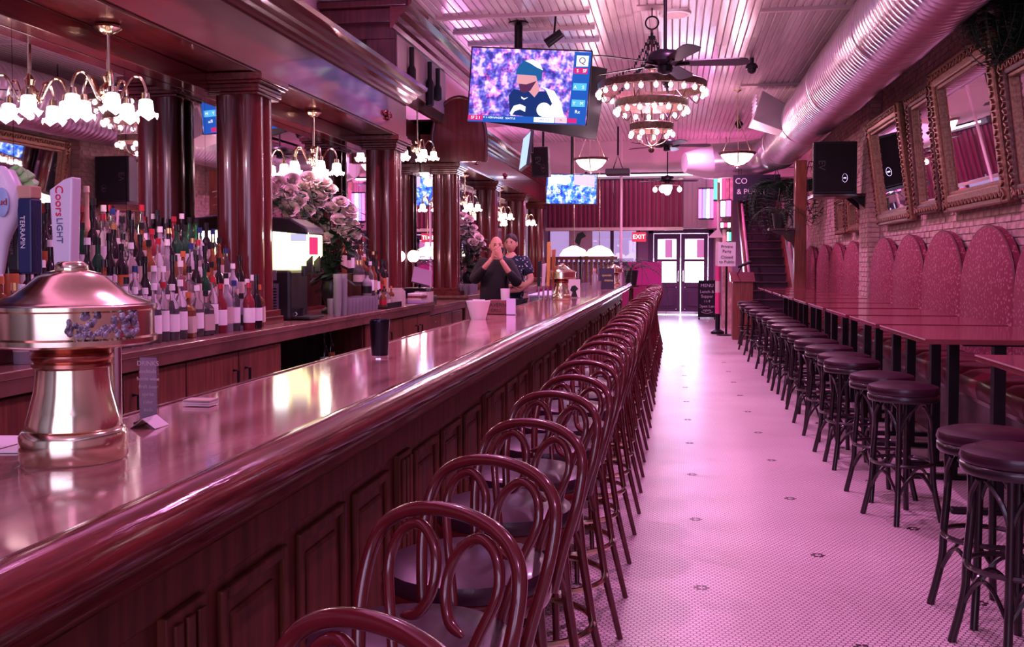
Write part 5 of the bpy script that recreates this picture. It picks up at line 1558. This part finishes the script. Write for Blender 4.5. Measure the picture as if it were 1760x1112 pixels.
# ================================================================== BACK BAR: BOTTLES
def bottle_kind(kind, gm, cm, lm, tag_):
    r = root('liquor_bottle', 'x', 'bottle', (0, 0, 0), 'liquor bottles tiered on the back bar')
    P = {'tall': ([(.036, 0), (.038, .01), (.038, .19), (.030, .215), (.014, .24), (.013, .285)], .285, .05, .15, .038),
         'squat': ([(.044, 0), (.046, .01), (.046, .12), (.038, .155), (.016, .175), (.015, .205)], .205, .03, .10, .046),
         'wine': ([(.036, 0), (.037, .01), (.037, .17), (.020, .215), (.014, .235), (.014, .30)], .30, .05, .13, .037),
         'slim': ([(.030, 0), (.031, .01), (.031, .21), (.024, .24), (.012, .26), (.012, .31)], .31, .06, .18, .031),
         'square': ([(.042, 0), (.043, .01), (.043, .165), (.037, .185), (.016, .20), (.015, .24)], .24, .03, .13, .047),
         'flare': ([(.042, 0), (.044, .01), (.036, .15), (.020, .22), (.013, .26), (.013, .40)], .40, .03, .10, .042)}[kind]
    prof, ht, l0, l1, rr = P
    n = 4 if kind == 'square' else 14
    if kind == 'square':
        m = MB(); prof = [(a * (1.2 if z < .18 else 1), z) for a, z in prof]; m.lathe(prof, 0, 0, 4)
        m.v = [tuple(Matrix.Rotation(PI / 4, 3, 'Z') @ Vector(v)) for v in m.v]; m.build('glass_body', gm, r, bevel=.006)
        w = .043 * 1.2 * .7072 + .001
        MB().box(-w, -w, l0, w, w, l1).build('paper_label', lm, r)
    else:
        MB().lathe(prof, 0, 0, n).build('glass_body', gm, r, smooth=True)
        m = MB().lathe([(rr + .0008 - (.002 if kind == 'flare' else 0), l0), (rr + .0008 - (.006 if kind == 'flare' else 0), l1)], 0, 0, n, cap=False); m.build('paper_label', lm, r, smooth=True)
    MB().cyl((0, 0, ht), (0, 0, ht + .035), .0165, .0155, 10).build('cap', cm, r)
    r['k'] = tag_
    return r


GM = {'clear': glass, 'amber': gl_amb, 'green': gl_grn, 'dark': gl_dk, 'red': gl_red, 'frosted': gl_frost}
CM = {'black': blackc, 'red': redc, 'white': white, 'orange': orangec, 'gold': goldc, 'navy': bluec}
LM = {'white': white, 'cream': bone, 'red': redc, 'black': blackc, 'orange': orangec, 'navy': bluec}
specs = [('tall', 'clear', 'white', 'white'), ('tall', 'amber', 'black', 'cream'), ('squat', 'clear', 'gold', 'cream'), ('wine', 'dark', 'black', 'white'), ('slim', 'clear', 'red', 'white'),
         ('square', 'amber', 'orange', 'cream'), ('tall', 'green', 'black', 'white'), ('squat', 'amber', 'black', 'red'), ('slim', 'dark', 'black', 'cream'), ('tall', 'red', 'red', 'white'),
         ('square', 'clear', 'black', 'cream'), ('wine', 'dark', 'gold', 'cream'), ('tall', 'clear', 'navy', 'white'), ('squat', 'frosted', 'black', 'black'), ('tall', 'frosted', 'white', 'cream'),
         ('slim', 'amber', 'black', 'cream'), ('wine', 'dark', 'white', 'cream'), ('tall', 'dark', 'black', 'orange')]
shp = {'tall': 'tall round', 'squat': 'squat round', 'wine': 'long-necked', 'slim': 'slim', 'square': 'square', 'flare': 'flared'}
protos = [bottle_kind(k, GM[g_], CM[c_], LM[l_], '%s %s bottle, %s cap' % (shp[k], g_, c_)) for k, g_, c_, l_ in specs]
rows = [(-2.805, 1.056, 'front row on the counter'), (-2.908, 1.17, 'second tier'), (-3.003, 1.28, 'third tier'), (-3.098, 1.39, 'fourth tier'), (-3.22, 1.485, 'top tier at the mirror')]
rnd = random.Random(11)
PXF = lambda x, y: 880 + FPX * ((Vector((x, y, 0))).dot(_R) / (Vector((x, y, 0))).dot(_F))
for ri, (x, z, rn) in enumerate(rows):
    y = 3.76; k = 0
    while y < (6.14 if ri else 6.2):
        if ri == 0 and 5.5 < y: wts = [0, 4, 14, 14, 13, 9, 5, 12]
        elif ri == 0: wts = [0, 0, 2, 4, 10, 12, 0, 14, 5]
        else: wts = range(18)
        q = rnd.choice(list(wts)); pr_ = protos[q]
        place(pr_, (x + rnd.uniform(-.003, .003), y, z), rnd.uniform(-.4, .4), '%s, %s from the camera end, %s' % (pr_['k'], ordn(k), rn), sc=(1, 1, rnd.uniform(.95, 1.12)))
        y += rnd.uniform(.092, .104); k += 1
# tall flared liqueur bottle on the top tier
gb = bottle_kind('flare', mk('straw_liqueur_glass', (.80, .45, .35), .2, trans=.3), mk('blush_cap', (.8, .5, .5), .4), mk('blush_label', (.80, .48, .45), .5), '')
a = atX(158, 385, -3.13)
gb.location = (-3.16, a.y, 1.486); gb.scale = (1.0, 1.0, .98); gb['label'] = 'very tall flared pale liqueur bottle rising above the bottle rows'
# a few behind/after the second column
for k, (px_, py_, q) in enumerate(((428, 548, 9), (441, 546, 3))):
    b = atX(px_, py_, -2.74)
    place(protos[q], (-2.74, b.y, 1.056), 0, '%s beside the second column at the counter edge, %s of two' % (protos[q]['k'].split(',')[0], ORD[k]))
for ri, (x, z) in enumerate(((-2.908, 1.17), (-3.003, 1.28), (-3.14, 1.39))):
    for k in range(7):
        q = rnd.choice(range(18))
        place(protos[q], (x, 8.84 + k * .098, z), 0, '%s, %s along, %s tier of the short bottle shelf' % (protos[q]['k'], ordn(k), ORD[ri]), 'bottles on the short shelf beside the third column')
for k, yv in enumerate((6.45, 6.58, 6.70, 6.82, 7.8, 7.95)):
    place(protos[(3, 16, 8, 11, 3, 17)[k]], (-2.95, yv, .551), 0, '%s in the open niche, %s from the camera end' % (protos[(3, 16, 8, 11, 3, 17)[k]]['k'], ordn(k)), 'bottles in the open niche')

# white cups, dishes on the counter
b = atZ(401, 568, 1.056)
t = root('paper_cup', 'small white paper cup at the counter edge before the bottles', 'cup', (b.x, b.y, 1.056))
MB().lathe([(.027, 1.056), (.038, 1.165), (.036, 1.165), (.025, 1.065)], b.x, b.y, 20).build('cup', white, t, smooth=True)
b = atZ(434, 556, 1.056)
t = root('glass_dish', 'round black dish on a pale saucer near the paper cup', 'dish', (b.x, b.y, 1.056))
MB().lathe([(.075, 1.056), (.09, 1.064), (.086, 1.068)], b.x, b.y, 24).build('saucer', gl_frost, t, smooth=True)
MB().lathe([(.07, 1.066), (.074, 1.11), (.07, 1.11), (.062, 1.075)], b.x, b.y, 24).build('dish', blk, t, smooth=True)
b = atZ(462, 553, 1.056)
single(MB().lathe([(.022, 1.056), (.024, 1.105), (.018, 1.11)], b.x, b.y, 16), 'candle_jar', white, 'small white candle jar between the dish and the black bowls', 'jar', smooth=True)
for k, px_ in enumerate((483, 510)):
    b = atZ(px_, 549, 1.056)
    t = root('serving_bowl', ('black lettered cup holding pale wafers, nearer the white jar', 'black lettered cup beside the frozen drink machine')[k], 'bowl', (b.x, b.y, 1.056))
    MB().lathe([(.048, 1.056), (.060, 1.14), (.057, 1.14), (.044, 1.066)], b.x, b.y, 24).build('bowl', blk, t, smooth=True)
    if k == 0:
        m = MB()
        for q in range(7): m.obox((b.x + .025 * math.cos(q), b.y + .025 * math.sin(q), 1.142 + .003 * q), (.05, .04, .006), (.3 * math.sin(q), .3 * math.cos(q), q))
        m.build('wafers', mk('wafer', (.8, .5, .42), .6), t)
    MB().tube([(b.x + .016 * math.cos(a_) + .01, b.y - .056, 1.10 + .012 * math.sin(a_)) for a_ in [2 * PI * q / 12 for q in range(12)]], .003, 4, closed=True).build('printed_ring', white, t)

# frozen drink machine
a = atX(500, 545, -3.62); my = 9.15
t = root('frozen_drink_machine', 'black frozen drink machine with a glowing white and yellow tank', 'drink machine', (-3.85, my, .93)); DM = t
MB().box(-4.12, my - .24, .93, -3.62, my + .22, 1.42).build('body', blk, t, bevel=.03)
MB().ext([(-4.14, 1.42), (-3.60, 1.42), (-3.50, 1.50), (-3.44, 1.56), (-3.44, 1.78), (-4.14, 1.84)], 'y', my - .22, my + .18).build('drink_tank', mk('glowing_lemon_drink', (.2, .2, .1), .3, emit=(1, .90, .42), es=2.2), t, bevel=.03)
MB().box(-3.441, my - .20, 1.57, -3.437, my + .02, 1.74).build('red_sticker', emat('backlit_red', (.95, .05, .22), .9), t)
MB().box(-3.62, my - .224, 1.70, -3.46, my - .221, 1.77).build('info_sticker', emat('backlit_lilac', (.6, .55, .85), 1.0), t)
MB().box(-4.13, my - .224, 1.60, -3.66, my - .221, 1.80).build('bright_panel', emat('backlit_white', (1, .95, .95), 5), t)
MB().ext([(-4.16, 1.82), (-3.43, 1.76), (-3.45, 1.83), (-3.62, 1.92), (-4.16, 1.97)], 'y', my - .24, my + .20).build('lid', blk, t, bevel=.02)
MB().box(-4.08, my - .245, 1.32, -3.76, my - .24, 1.42).build('control_panel', gl_frost, t)
m = MB()
for q in range(6): m.box(-4.04 + q * .045, my - .25, 1.35, -4.02 + q * .045, my - .245, 1.38)
m.build('buttons', blk, t)
MB().box(-4.06, my - .245, .99, -3.74, my - .24, 1.29).build('grille_plate', mk('grey_grille', (.13, .12, .17), .5), t)
for q in range(9): MB().box(-4.04, my - .25, 1.01 + q * .028, -3.76, my - .245, 1.02 + q * .028).build('vent_slat', blkm, t)
for y in (my - .12, my + .08):
    MB().cyl((-3.52, y, 1.36), (-3.52, y, 1.46), .035).box(-3.50, y - .015, 1.40, -3.44, y + .015, 1.56).build('tap', blk, t, bevel=.004)
MB().box(-3.62, my - .2, .94, -3.44, my + .18, .965).build('drip_tray', blk, t, bevel=.005)
DM.location = (-3.04, 7.05, 1.056); DM.scale = (.78, .78, .78)
light('POINT', 'drink_tank_glow', (-2.6, 6.9, 1.7), 5, (1, .8, .7), .02)
# clear plastic cups
def cup_stack(x, y, n, label, z=1.056, r_=.036, h=.12):
    t = root('cup_stack', label, 'cups', (x, y, z))
    for q in range(n): MB().lathe([(r_ * .75, z + q * .035), (r_, z + q * .045 + h), (r_ * .96, z + q * .045 + h), (r_ * .72, z + q * .045 + .01)], x, y, 14).build('plastic_cup', gl_frost, t, smooth=True)
cup_stack(-2.72, 7.50, 6, 'tall stack of clear plastic cups beside the machine, nearer one')
cup_stack(-2.72, 7.64, 6, 'tall stack of clear plastic cups beside the machine, farther one')
def glass_cup(h=.13, r_=.033):
    r = root('drinking_glass', 'x', 'glass', (0, 0, 0), 'upturned glasses on the back counter')
    MB().lathe([(r_ * .8, 0), (r_ * .85, .01), (r_, h), (r_ * .93, h), (r_ * .78, .015), (.001, .014)], 0, 0, 14).build('glass', gl_frost, r, smooth=True)
    return r
gc = glass_cup()
k = 0
for rI in range(3):
    for q in range(9):
        place(gc, (-2.73 - rI * .08, 7.80 + q * .09, 1.056), 0, 'clear glass on the back counter below the roses, %s along, %s row' % (ordn(q), ORD[rI])); k += 1
# bottles of mixers in a black tray, books, papers
t = root('bar_caddy', 'black tray of small bottles and napkins beside the third column', 'tray', (-2.75, 8.95, 1.056))
MB().box(-2.855, 8.72, 1.056, -2.67, 9.2, 1.07).box(-2.855, 8.72, 1.07, -2.85, 9.2, 1.11).box(-2.675, 8.72, 1.07, -2.67, 9.2, 1.11).build('tray', blk, t)
for k in range(6):
    place(protos[(2, 7, 13, 2, 10, 5)[k]], (-2.80 + .07 * (k % 2), 8.78 + (k // 2) * .13, 1.071), 0, '%s standing in the black tray, %s' % (protos[(2, 7, 13, 2, 10, 5)[k]]['k'], ORD[k]), 'bottles in the black tray', sc=.7)
t = root('paper_stand', 'stack of cream papers upright in a holder by the third column', 'papers', (-2.75, 9.3, 1.056))
for k in range(3): MB().box(-2.83 + .01 * k, 9.24 + k * .04, 1.056, -2.68 + .005 * k, 9.255 + k * .04, 1.24 - .015 * k).build('paper', cream, t)
for k, (z, w) in enumerate(((1.056, .17), (1.083, .155), (1.109, .165), (1.135, .15))):
    t = single(MB().box(-2.84, 9.98 + .01 * k, z, -2.84 + w, 10.2 + .01 * k, z + .025), 'menu_book', (mk('lilac_book', (.45, .35, .55), .5), cream, wood_md, white)[k], 'closed menu book, %s from the bottom of the pile by the third column' % ORD[k], 'book', 'menu books piled on the counter', bevel=.003)
t = root('cardboard_box', 'open pale box lying at the end of the counter before the till', 'box', (-2.76, 10.33, 1.056))
MB().box(-2.83, 10.26, 1.056, -2.66, 10.27, 1.17).box(-2.83, 10.27, 1.056, -2.825, 10.43, 1.17).box(-2.665, 10.27, 1.056, -2.66, 10.43, 1.17).box(-2.825, 10.27, 1.056, -2.665, 10.43, 1.065).build('box', cream, t)
t = root('cash_register', 'black cash register with a tilted pale screen under the globe lamps', 'till', (-2.93, 10.85, 1.0))
MB().box(-3.10, 10.69, 1.0, -2.76, 10.99, 1.11).build('base', blk, t, bevel=.01)
MB().box(-3.08, 10.72, 1.11, -2.82, 10.96, 1.20).build('printer', blk, t, bevel=.01)
MB().obox((-2.88, 10.75, 1.33), (.22, .025, .20), (-.5, .25, .4)).build('screen', mk('till_screen', (.3, .2, .28), .3), t)
MB().cyl((-2.93, 10.82, 1.19), (-2.89, 10.77, 1.31), .015).build('screen_arm', blkm, t)
# glassware crowd in the bay behind the first man
gw = glass_cup(.14, .034); gw['group'] = 'glasses in the bay behind the men'
for k in range(14):
    place(gw, (-2.76 - .09 * (k // 7), 12.6 + (k % 7) * .1, 1.056), 0, 'clear glass in the bay behind the men, %s along, %s row' % (ordn(k % 7), ORD[k // 7]), 'glasses in the bay behind the men')
lowstand = root('glass_rack', 'white-rimmed ice well and rack past the second man', 'ice well', (-2.6, 17.5, .0))

# ================================================================== ROSES
def rose_mesh(seed):
    rnd = random.Random(seed); m = MB()
    for ring, (n, r0, r1, h, tilt) in enumerate(((3, .006, .014, .05, 0), (4, .012, .026, .052, .05), (5, .018, .040, .050, .12), (5, .024, .054, .046, .28), (6, .03, .068, .038, .5))):
        for q in range(n):
            a0 = 2 * PI * (q + .35 * ring) / n; wd = 2 * PI / n * .80
            g_ = []
            for j in range(4):
                v = j / 3; rr = r0 + (r1 - r0) * v ** 1.3; z = h * (v - .55 * tilt * v * v * v)
                for i in range(5):
                    u = (i / 4 - .5) * 2
                    a = a0 + u * wd * (.5 + .5 * v) ; r2 = rr * (1 + .10 * abs(u) * v)
                    g_.append((r2 * math.cos(a), r2 * math.sin(a), z - .012 * v * u * u + rnd.uniform(-.001, .001)))
            m.add(g_, [(j * 5 + i, j * 5 + i + 1, j * 5 + i + 6, j * 5 + i + 5) for j in range(3) for i in range(4)])
    me = m.mesh('rose'); me.materials.append(petal)
    me.polygons.foreach_set('use_smooth', [True] * len(me.polygons))
    return me


ROSES = [rose_mesh(s_) for s_ in (1, 2, 3)]


def bouquet(x, y, zb, pts, label, s=1.35):
    t = root('rose_bouquet', label, 'flowers', (x, y, zb))
    cx = sum(q[0] for q in pts) / len(pts); cz = sum(q[2] for q in pts) / len(pts)
    MB().lathe([(.09, zb), (.09, zb + .02), (.05, zb + .05), (.08, zb + .15), (.10, zb + .22), (.08, zb + .27), (.085, zb + .29), (.065, zb + .27)], x, y, 20).build('vase', blk, t, smooth=True)
    rnd = random.Random(5); stems = MB(); lv = MB()
    top = Vector((x, y, zb + .26))
    for k, q in enumerate(pts):
        q = Vector((max(q[0], XM + .13), q[1], q[2])); d = (q - Vector((x, y, zb + .25))).normalized()
        o = bpy.data.objects.new('rose', ROSES[k % 3]); COL.objects.link(o); o.parent = t
        dd = (d + Vector((.5, -.8, .1))).normalized()
        o.location = q - Vector((x, y, zb)); o.rotation_euler = dd.to_track_quat('Z', 'Y').to_euler(); o.scale = (s,) * 3
        stems.tube([top, (top + q) / 2 + Vector((0, 0, .03)), q], .004, 4)
        for w in range(9):
            c_ = q + Vector((rnd.uniform(-.02, .10), rnd.uniform(-.05, .1), rnd.uniform(-.14, .03))); a = rnd.uniform(-1.6, 1.6); L_ = rnd.uniform(.06, .10)
            u = Vector((math.cos(a), math.sin(a), rnd.uniform(-.7, .3))) * L_; v = Vector((-math.sin(a), math.cos(a), 0)) * L_ * .3
            lv.add([c_, c_ + u * .5 + v, c_ + u, c_ + u * .5 - v], [(0, 1, 2, 3)])
    for w in range(150):
        f = rnd.random(); q = top.lerp(Vector(rnd.choice([p_ for p_ in pts if p_[0] > XM + .2])), f); c_ = q + Vector((rnd.uniform(-.1, .1), rnd.uniform(-.08, .08), rnd.uniform(-.12, .02)))
        a = rnd.uniform(0, 6.3); L_ = rnd.uniform(.09, .16)
        u = Vector((math.cos(a), math.sin(a), rnd.uniform(-.8, .2))) * L_; v = Vector((-math.sin(a), math.cos(a), 0)) * L_ * .3
        lv.add([c_, c_ + u * .5 + v, c_ + u, c_ + u * .5 - v], [(0, 1, 2, 3)])
    stems.build('stems', leafm, t); lv.build('foliage', leafm, t, kind='stuff', fix=False)


RP = [(540, 312), (556, 316), (552, 340), (590, 392), (478, 318), (502, 312), (522, 322), (498, 332), (516, 343), (478, 346), (500, 362), (528, 366), (543, 330), (566, 328), (534, 338), (548, 352), (568, 360), (582, 380), (556, 392), (575, 404), (598, 372), (604, 388), (592, 402), (606, 404), (560, 412), (546, 396), (600, 362), (486, 332), (540, 372), (530, 308), (585, 350), (470, 330), (512, 350)]
rnd = random.Random(9)
bouquet(-2.95, 7.98, 1.056, [tuple(atY(a, b, 7.98 - max(0, 548 - a) * .0095 + rnd.uniform(-.08, .08))) for a, b in RP], 'large bouquet of blush pink roses in a dark vase behind the drink machine', 1.08)
RP2 = [(795, 372), (806, 378), (798, 388), (812, 392), (792, 400), (803, 404), (816, 404), (822, 410), (806, 416), (796, 414), (812, 418), (826, 420), (790, 384), (818, 430), (801, 396)]
bouquet(-2.86, 13.2, 1.056, [tuple(atY(a, b, 13.2 + rnd.uniform(-.12, .10))) for a, b in RP2], 'smaller bouquet of pink roses in the bay behind the bald man', 1.08)

# ================================================================== LAMPS, POSTER AND ICE WELL AT THE FAR END
bpy.data.objects.remove(lowstand)
a = atY(1000, 434, 19.6)
t = root('stained_glass_lamp', 'wide bright stained-glass lamp at the far end past the beer taps', 'lamp', (a.x, 19.6, 0))
for dx in (-.16, .36):
    MB().lathe([(.04, a.z + .14), (.22, a.z + .06), (.30, a.z - .06), (.27, a.z - .07)], a.x + dx, 19.6, 16).build('lamp_shade', emat('lit_stained_glass', (1, .88, .62), 3.2) if dx < 0 else bpy.data.materials['lit_stained_glass'], t, smooth=True)
MB().tube([(a.x - .16, 19.6, a.z + .12), (a.x - .16, 19.6, CZ - .012)], .008).tube([(a.x + .36, 19.6, a.z + .12), (a.x + .36, 19.6, CZ - .012)], .008).build('hanger_rod', brass, t)
a0 = atY(968, 400, 21.9)
t = root('wall_poster', 'pale poster of a dark-haired figure near the far windows', 'poster', (-2.4, 22.9, 1.9))
b = atY(998, 412, 22.9)
MB().box(b.x - .28, 22.9, b.z - .30, b.x + .28, 22.93, b.z + .22).build('sheet', mk('pale_print', (.65, .45, .6), .5), t)
MB().ext([(b.x - .14, b.z - .05), (b.x - .08, b.z + .14), (b.x + .05, b.z + .19), (b.x + .13, b.z + .08), (b.x + .02, b.z + .02), (b.x - .03, b.z - .15)], 'y', 22.89, 22.9).build('printed_hair', blk, t)
MB().box(b.x - .02, 22.9, 0.95, b.x + .02, 22.94, b.z - .3).build('stand', blkm, t)
t = root('ice_well', 'white-topped steel ice well behind the bar past the second man', 'ice well', (-2.1, 12.8, 0))
a = atY(925, 500, 14.0)
MB().box(-1.98, 13.1, .70, -1.56, 14.9, 1.02).box(-1.94, 13.15, 0, -1.60, 14.85, .70).build('body', steel, t, bevel=.01)
MB().box(-2.0, 13.05, 1.02, -1.545, 14.95, 1.05).build('white_lid', mk('lilac_plastic', (.66, .62, .85), .4), t, bevel=.01)

# ================================================================== THE TWO MEN
def skinned(name, verts, edges, radii, mat, parent, sub=2, label=None):
    me = bpy.data.meshes.new(name); off = ORIG[parent]
    me.from_pydata([(v[0] - off[0], v[1] - off[1], v[2] - off[2]) for v in verts], edges, [])
    me.materials.append(mat)
    o = bpy.data.objects.new(name, me); COL.objects.link(o); o.parent = parent
    md = o.modifiers.new('skin', 'SKIN'); md.use_smooth_shade = True
    for i, sv in enumerate(me.skin_vertices[0].data):
        r_ = radii[i]; sv.radius = r_ if isinstance(r_, tuple) else (r_, r_); sv.use_root = (i == 0)
    s = o.modifiers.new('sub', 'SUBSURF'); s.levels = sub; s.render_levels = sub
    ORIG[o] = off
    if label: o['label'] = label
    return o


def hand(base, direc, palm_n, mat, parent, curl=.6, sgn=1):
    """palm, four unequal fingers and a side thumb"""
    d = Vector(direc).normalized(); n = Vector(palm_n).normalized(); side = d.cross(n).normalized()
    b = Vector(base); m = MB()
    pb = [b, b + d * .04, b + d * .09]
    mm = MB(); mm.tube(pb, [.026, .036, .034], 10)
    mm.v = [tuple(b + (Vector(v) - b) - n * ((Vector(v) - b).dot(n)) * .45) for v in mm.v]
    m.add(mm.v, mm.f)
    for q, L_ in enumerate((.066, .078, .074, .058)):
        o_ = b + d * .085 + side * (-.027 + .018 * q)
        p1 = o_ + d * L_ * .45; p2 = p1 + (d * math.cos(curl) + n * math.sin(curl)) * L_ * .33; p3 = p2 + (d * math.cos(curl * 2) + n * math.sin(curl * 2)) * L_ * .28
        m.tube([o_, p1, p2, p3], [.0095, .009, .008, .006], 7)
    o_ = b + d * .03 - side * .028 * sgn
    m.tube([o_, o_ - side * .03 * sgn + d * .02 + n * .01, o_ - side * .035 * sgn + d * .055 + n * .03], [.012, .011, .008], 7)
    return m.build('hand', mat, parent, smooth=True)


def head(c, yaw, mat, parent, s=1., bald=False):
    """head as one shaped mesh: skull, jaw, nose, ears; face towards local -Y turned by yaw"""
    M = Matrix.Rotation(yaw, 3, 'Z'); c = Vector(c)
    def T(m): return [tuple(c + M @ (Vector(v) * s)) for v in m.v]
    m = MB(); nu, nv = 20, 14
    m.sph((0, 0, 0), 1, nu, nv)
    out = []
    for v in m.v:
        x, y, z = v
        X = x * .076; Y = y * .096; Z = z * .118
        if z < 0: X *= 1 - .28 * z * z; Y *= 1 - .10 * z * z; Y -= .012 * (-z)
        if z < -.3 and y > 0: Y *= .72
        if y < -.7 and abs(x) < .3 and -.2 < z < .15: Y -= .008
        out.append((X, Y, Z))
    m.v = out
    m.add([(-.014, -.098, .025), (.014, -.098, .025), (.018, -.094, -.028), (-.018, -.094, -.028), (0, -.124, -.022), (0, -.100, .03)], [(0, 4, 3), (1, 2, 4), (0, 5, 4), (5, 1, 4), (2, 3, 4)])
    for sx in (-1, 1): m.sph((sx * .079, .008, -.005), (.010, .022, .034), 8, 6)
    m2 = MB(); m2.v = T(m); m2.f = m.f
    h = m2.build('head', mat, parent, smooth=True)
    e = MB()
    for sx in (-1, 1): e.sph((sx * .030, -.084, .010), (.013, .008, .007), 8, 6)
    for sx in (-1, 1): e.box(sx * .030 - .016, -.094, .026, sx * .030 + .016, -.086, .032)
    e2 = MB(); e2.v = T(e); e2.f = e.f; e2.build('eyes_and_brows', hairm, h)
    l = MB().sph((0, -.092, -.055), (.024, .008, .006), 10, 6); l2 = MB(); l2.v = T(l); l2.f = l.f
    l2.build('lips', mk('lips', (.45, .14, .13), .5), h)
    return h, T


def man(x, y, hgt, lean, label):
    r = root('person', label, 'person', (x, y, 0))
    return r


# -- bald man in black, both hands raised to his face
hx = atY(852, 432, 11.6); x, y = hx.x, 11.6
P1 = man(x, y, 1.81, 0, 'bald man in a black shirt behind the bar, hands raised to his face')
V = [(x - .02, y, .98), (x - .02, y, 1.20), (x - .01, y, 1.42), (x, y, 1.54), (x + .005, y - .01, 1.60),
     (x - .17, y + .02, 1.47), (x - .26, y - .10, 1.26), (x - .08, y - .26, 1.44), (x + .01, y - .24, 1.55),
     (x + .17, y + .0, 1.46), (x + .30, y - .12, 1.22), (x + .19, y - .24, 1.40), (x + .11, y - .26, 1.53),
     (x - .10, y, .92), (x - .12, y + .0, .50), (x - .12, y + .03, .07), (x - .12, y - .12, .04), (x + .08, y, .92), (x + .10, y, .50), (x + .10, y + .03, .07), (x + .10, y - .12, .04)]
E = [(0, 1), (1, 2), (2, 3), (3, 4), (2, 5), (5, 6), (6, 7), (7, 8), (2, 9), (9, 10), (10, 11), (11, 12), (0, 13), (13, 14), (14, 15), (15, 16), (0, 17), (17, 18), (18, 19), (19, 20)]
Rr = [(.12, .09), (.125, .09), (.15, .10), (.06, .06), (.055, .055), .06, .052, .035, .028, .06, .048, .035, .028, .075, .060, .045, .035, .075, .060, .045, .035]
skinned('body', V, E, Rr, skin, P1)
skinned('shirt', [(x - .02, y, .86)] + V[1:3] + [(x, y, 1.53)] + V[5:8] + V[9:12], [(0, 1), (1, 2), (2, 3), (2, 4), (4, 5), (5, 6), (2, 7), (7, 8), (8, 9)],
        [(.20, .145), (.195, .14), (.21, .145), (.065, .065), .095, .075, .050, .095, .075, .050], shirtb, P1)
skinned('trousers', [V[0]] + V[13:16] + V[17:20], [(0, 1), (1, 2), (2, 3), (0, 4), (4, 5), (5, 6)], [(.19, .135), .115, .085, .065, .115, .085, .065], denim, P1)
head((x + .01, y - .02, 1.69), .35, skin, P1)
hand((x + .01, y - .24, 1.55), (.35, -.05, .9), (.2, .9, 0), skin, P1, .5)
hand((x + .11, y - .26, 1.53), (-.25, .1, .95), (-.3, .9, 0), skin, P1, .6, -1)
t = root('mobile_phone', 'small dark phone held up at the face of the bald man', 'phone', (x + .07, y - .19, 1.63))
MB().obox((x + .07, y - .185, 1.65), (.13, .014, .065), (0, .25, .1)).build('case', blk, t, bevel=.004)
# -- taller man in patterned navy shirt, arms folded
hx2 = atY(877, 420, 12.3); x, y = hx2.x + .02, 12.25
P2 = man(x, y, 1.85, 0, 'dark-haired man in a navy patterned short-sleeved shirt with folded arms')
V = [(x, y, 1.0), (x, y, 1.22), (x, y, 1.45), (x, y, 1.58), (x, y - .01, 1.64),
     (x - .18, y, 1.50), (x - .27, y - .03, 1.25), (x - .12, y - .22, 1.17), (x + .06, y - .25, 1.20),
     (x + .18, y, 1.50), (x + .27, y - .03, 1.26), (x + .14, y - .20, 1.14), (x - .04, y - .21, 1.13),
     (x - .10, y, .94), (x - .12, y, .51), (x - .12, y + .03, .07), (x - .12, y - .12, .04), (x + .10, y, .94), (x + .12, y, .51), (x + .12, y + .03, .07), (x + .12, y - .12, .04)]
skinned('body', V, E, Rr, skin2, P2)
e1 = [tuple(Vector(V[5]).lerp(Vector(V[6]), .75))]; e2 = [tuple(Vector(V[9]).lerp(Vector(V[10]), .75))]
skinned('shirt', [(x, y, .90)] + V[1:3] + [(x, y, 1.565)] + [V[5]] + e1 + [V[9]] + e2, [(0, 1), (1, 2), (2, 3), (2, 4), (4, 5), (2, 6), (6, 7)],
        [(.19, .145), (.185, .14), (.20, .145), (.066, .066), .095, .080, .095, .080], shirtp, P2)
skinned('trousers', [V[0]] + V[13:16] + V[17:20], [(0, 1), (1, 2), (2, 3), (0, 4), (4, 5), (5, 6)], [(.185, .13), .115, .085, .065, .115, .085, .065], denim, P2)
h_, T = head((x, y - .02, 1.735), -.1, skin2, P2)
m = MB().sph((0, .014, .036), (.083, .098, .098), 18, 12)
m.v = [(a, b, max(c, .035 - .075 * max(0, min(1, (b + .04) / .06)))) for a, b, c in m.v]
m2 = MB(); m2.v = T(m); m2.f = m.f; m2.build('hair', hairm, P2, smooth=True)
hand((x + .06, y - .25, 1.20), (.9, .1, .2), (0, 1, 0), skin2, P2, .7)
hand((x - .04, y - .21, 1.13), (-.9, .15, .1), (0, 1, 0), skin2, P2, .7, -1)
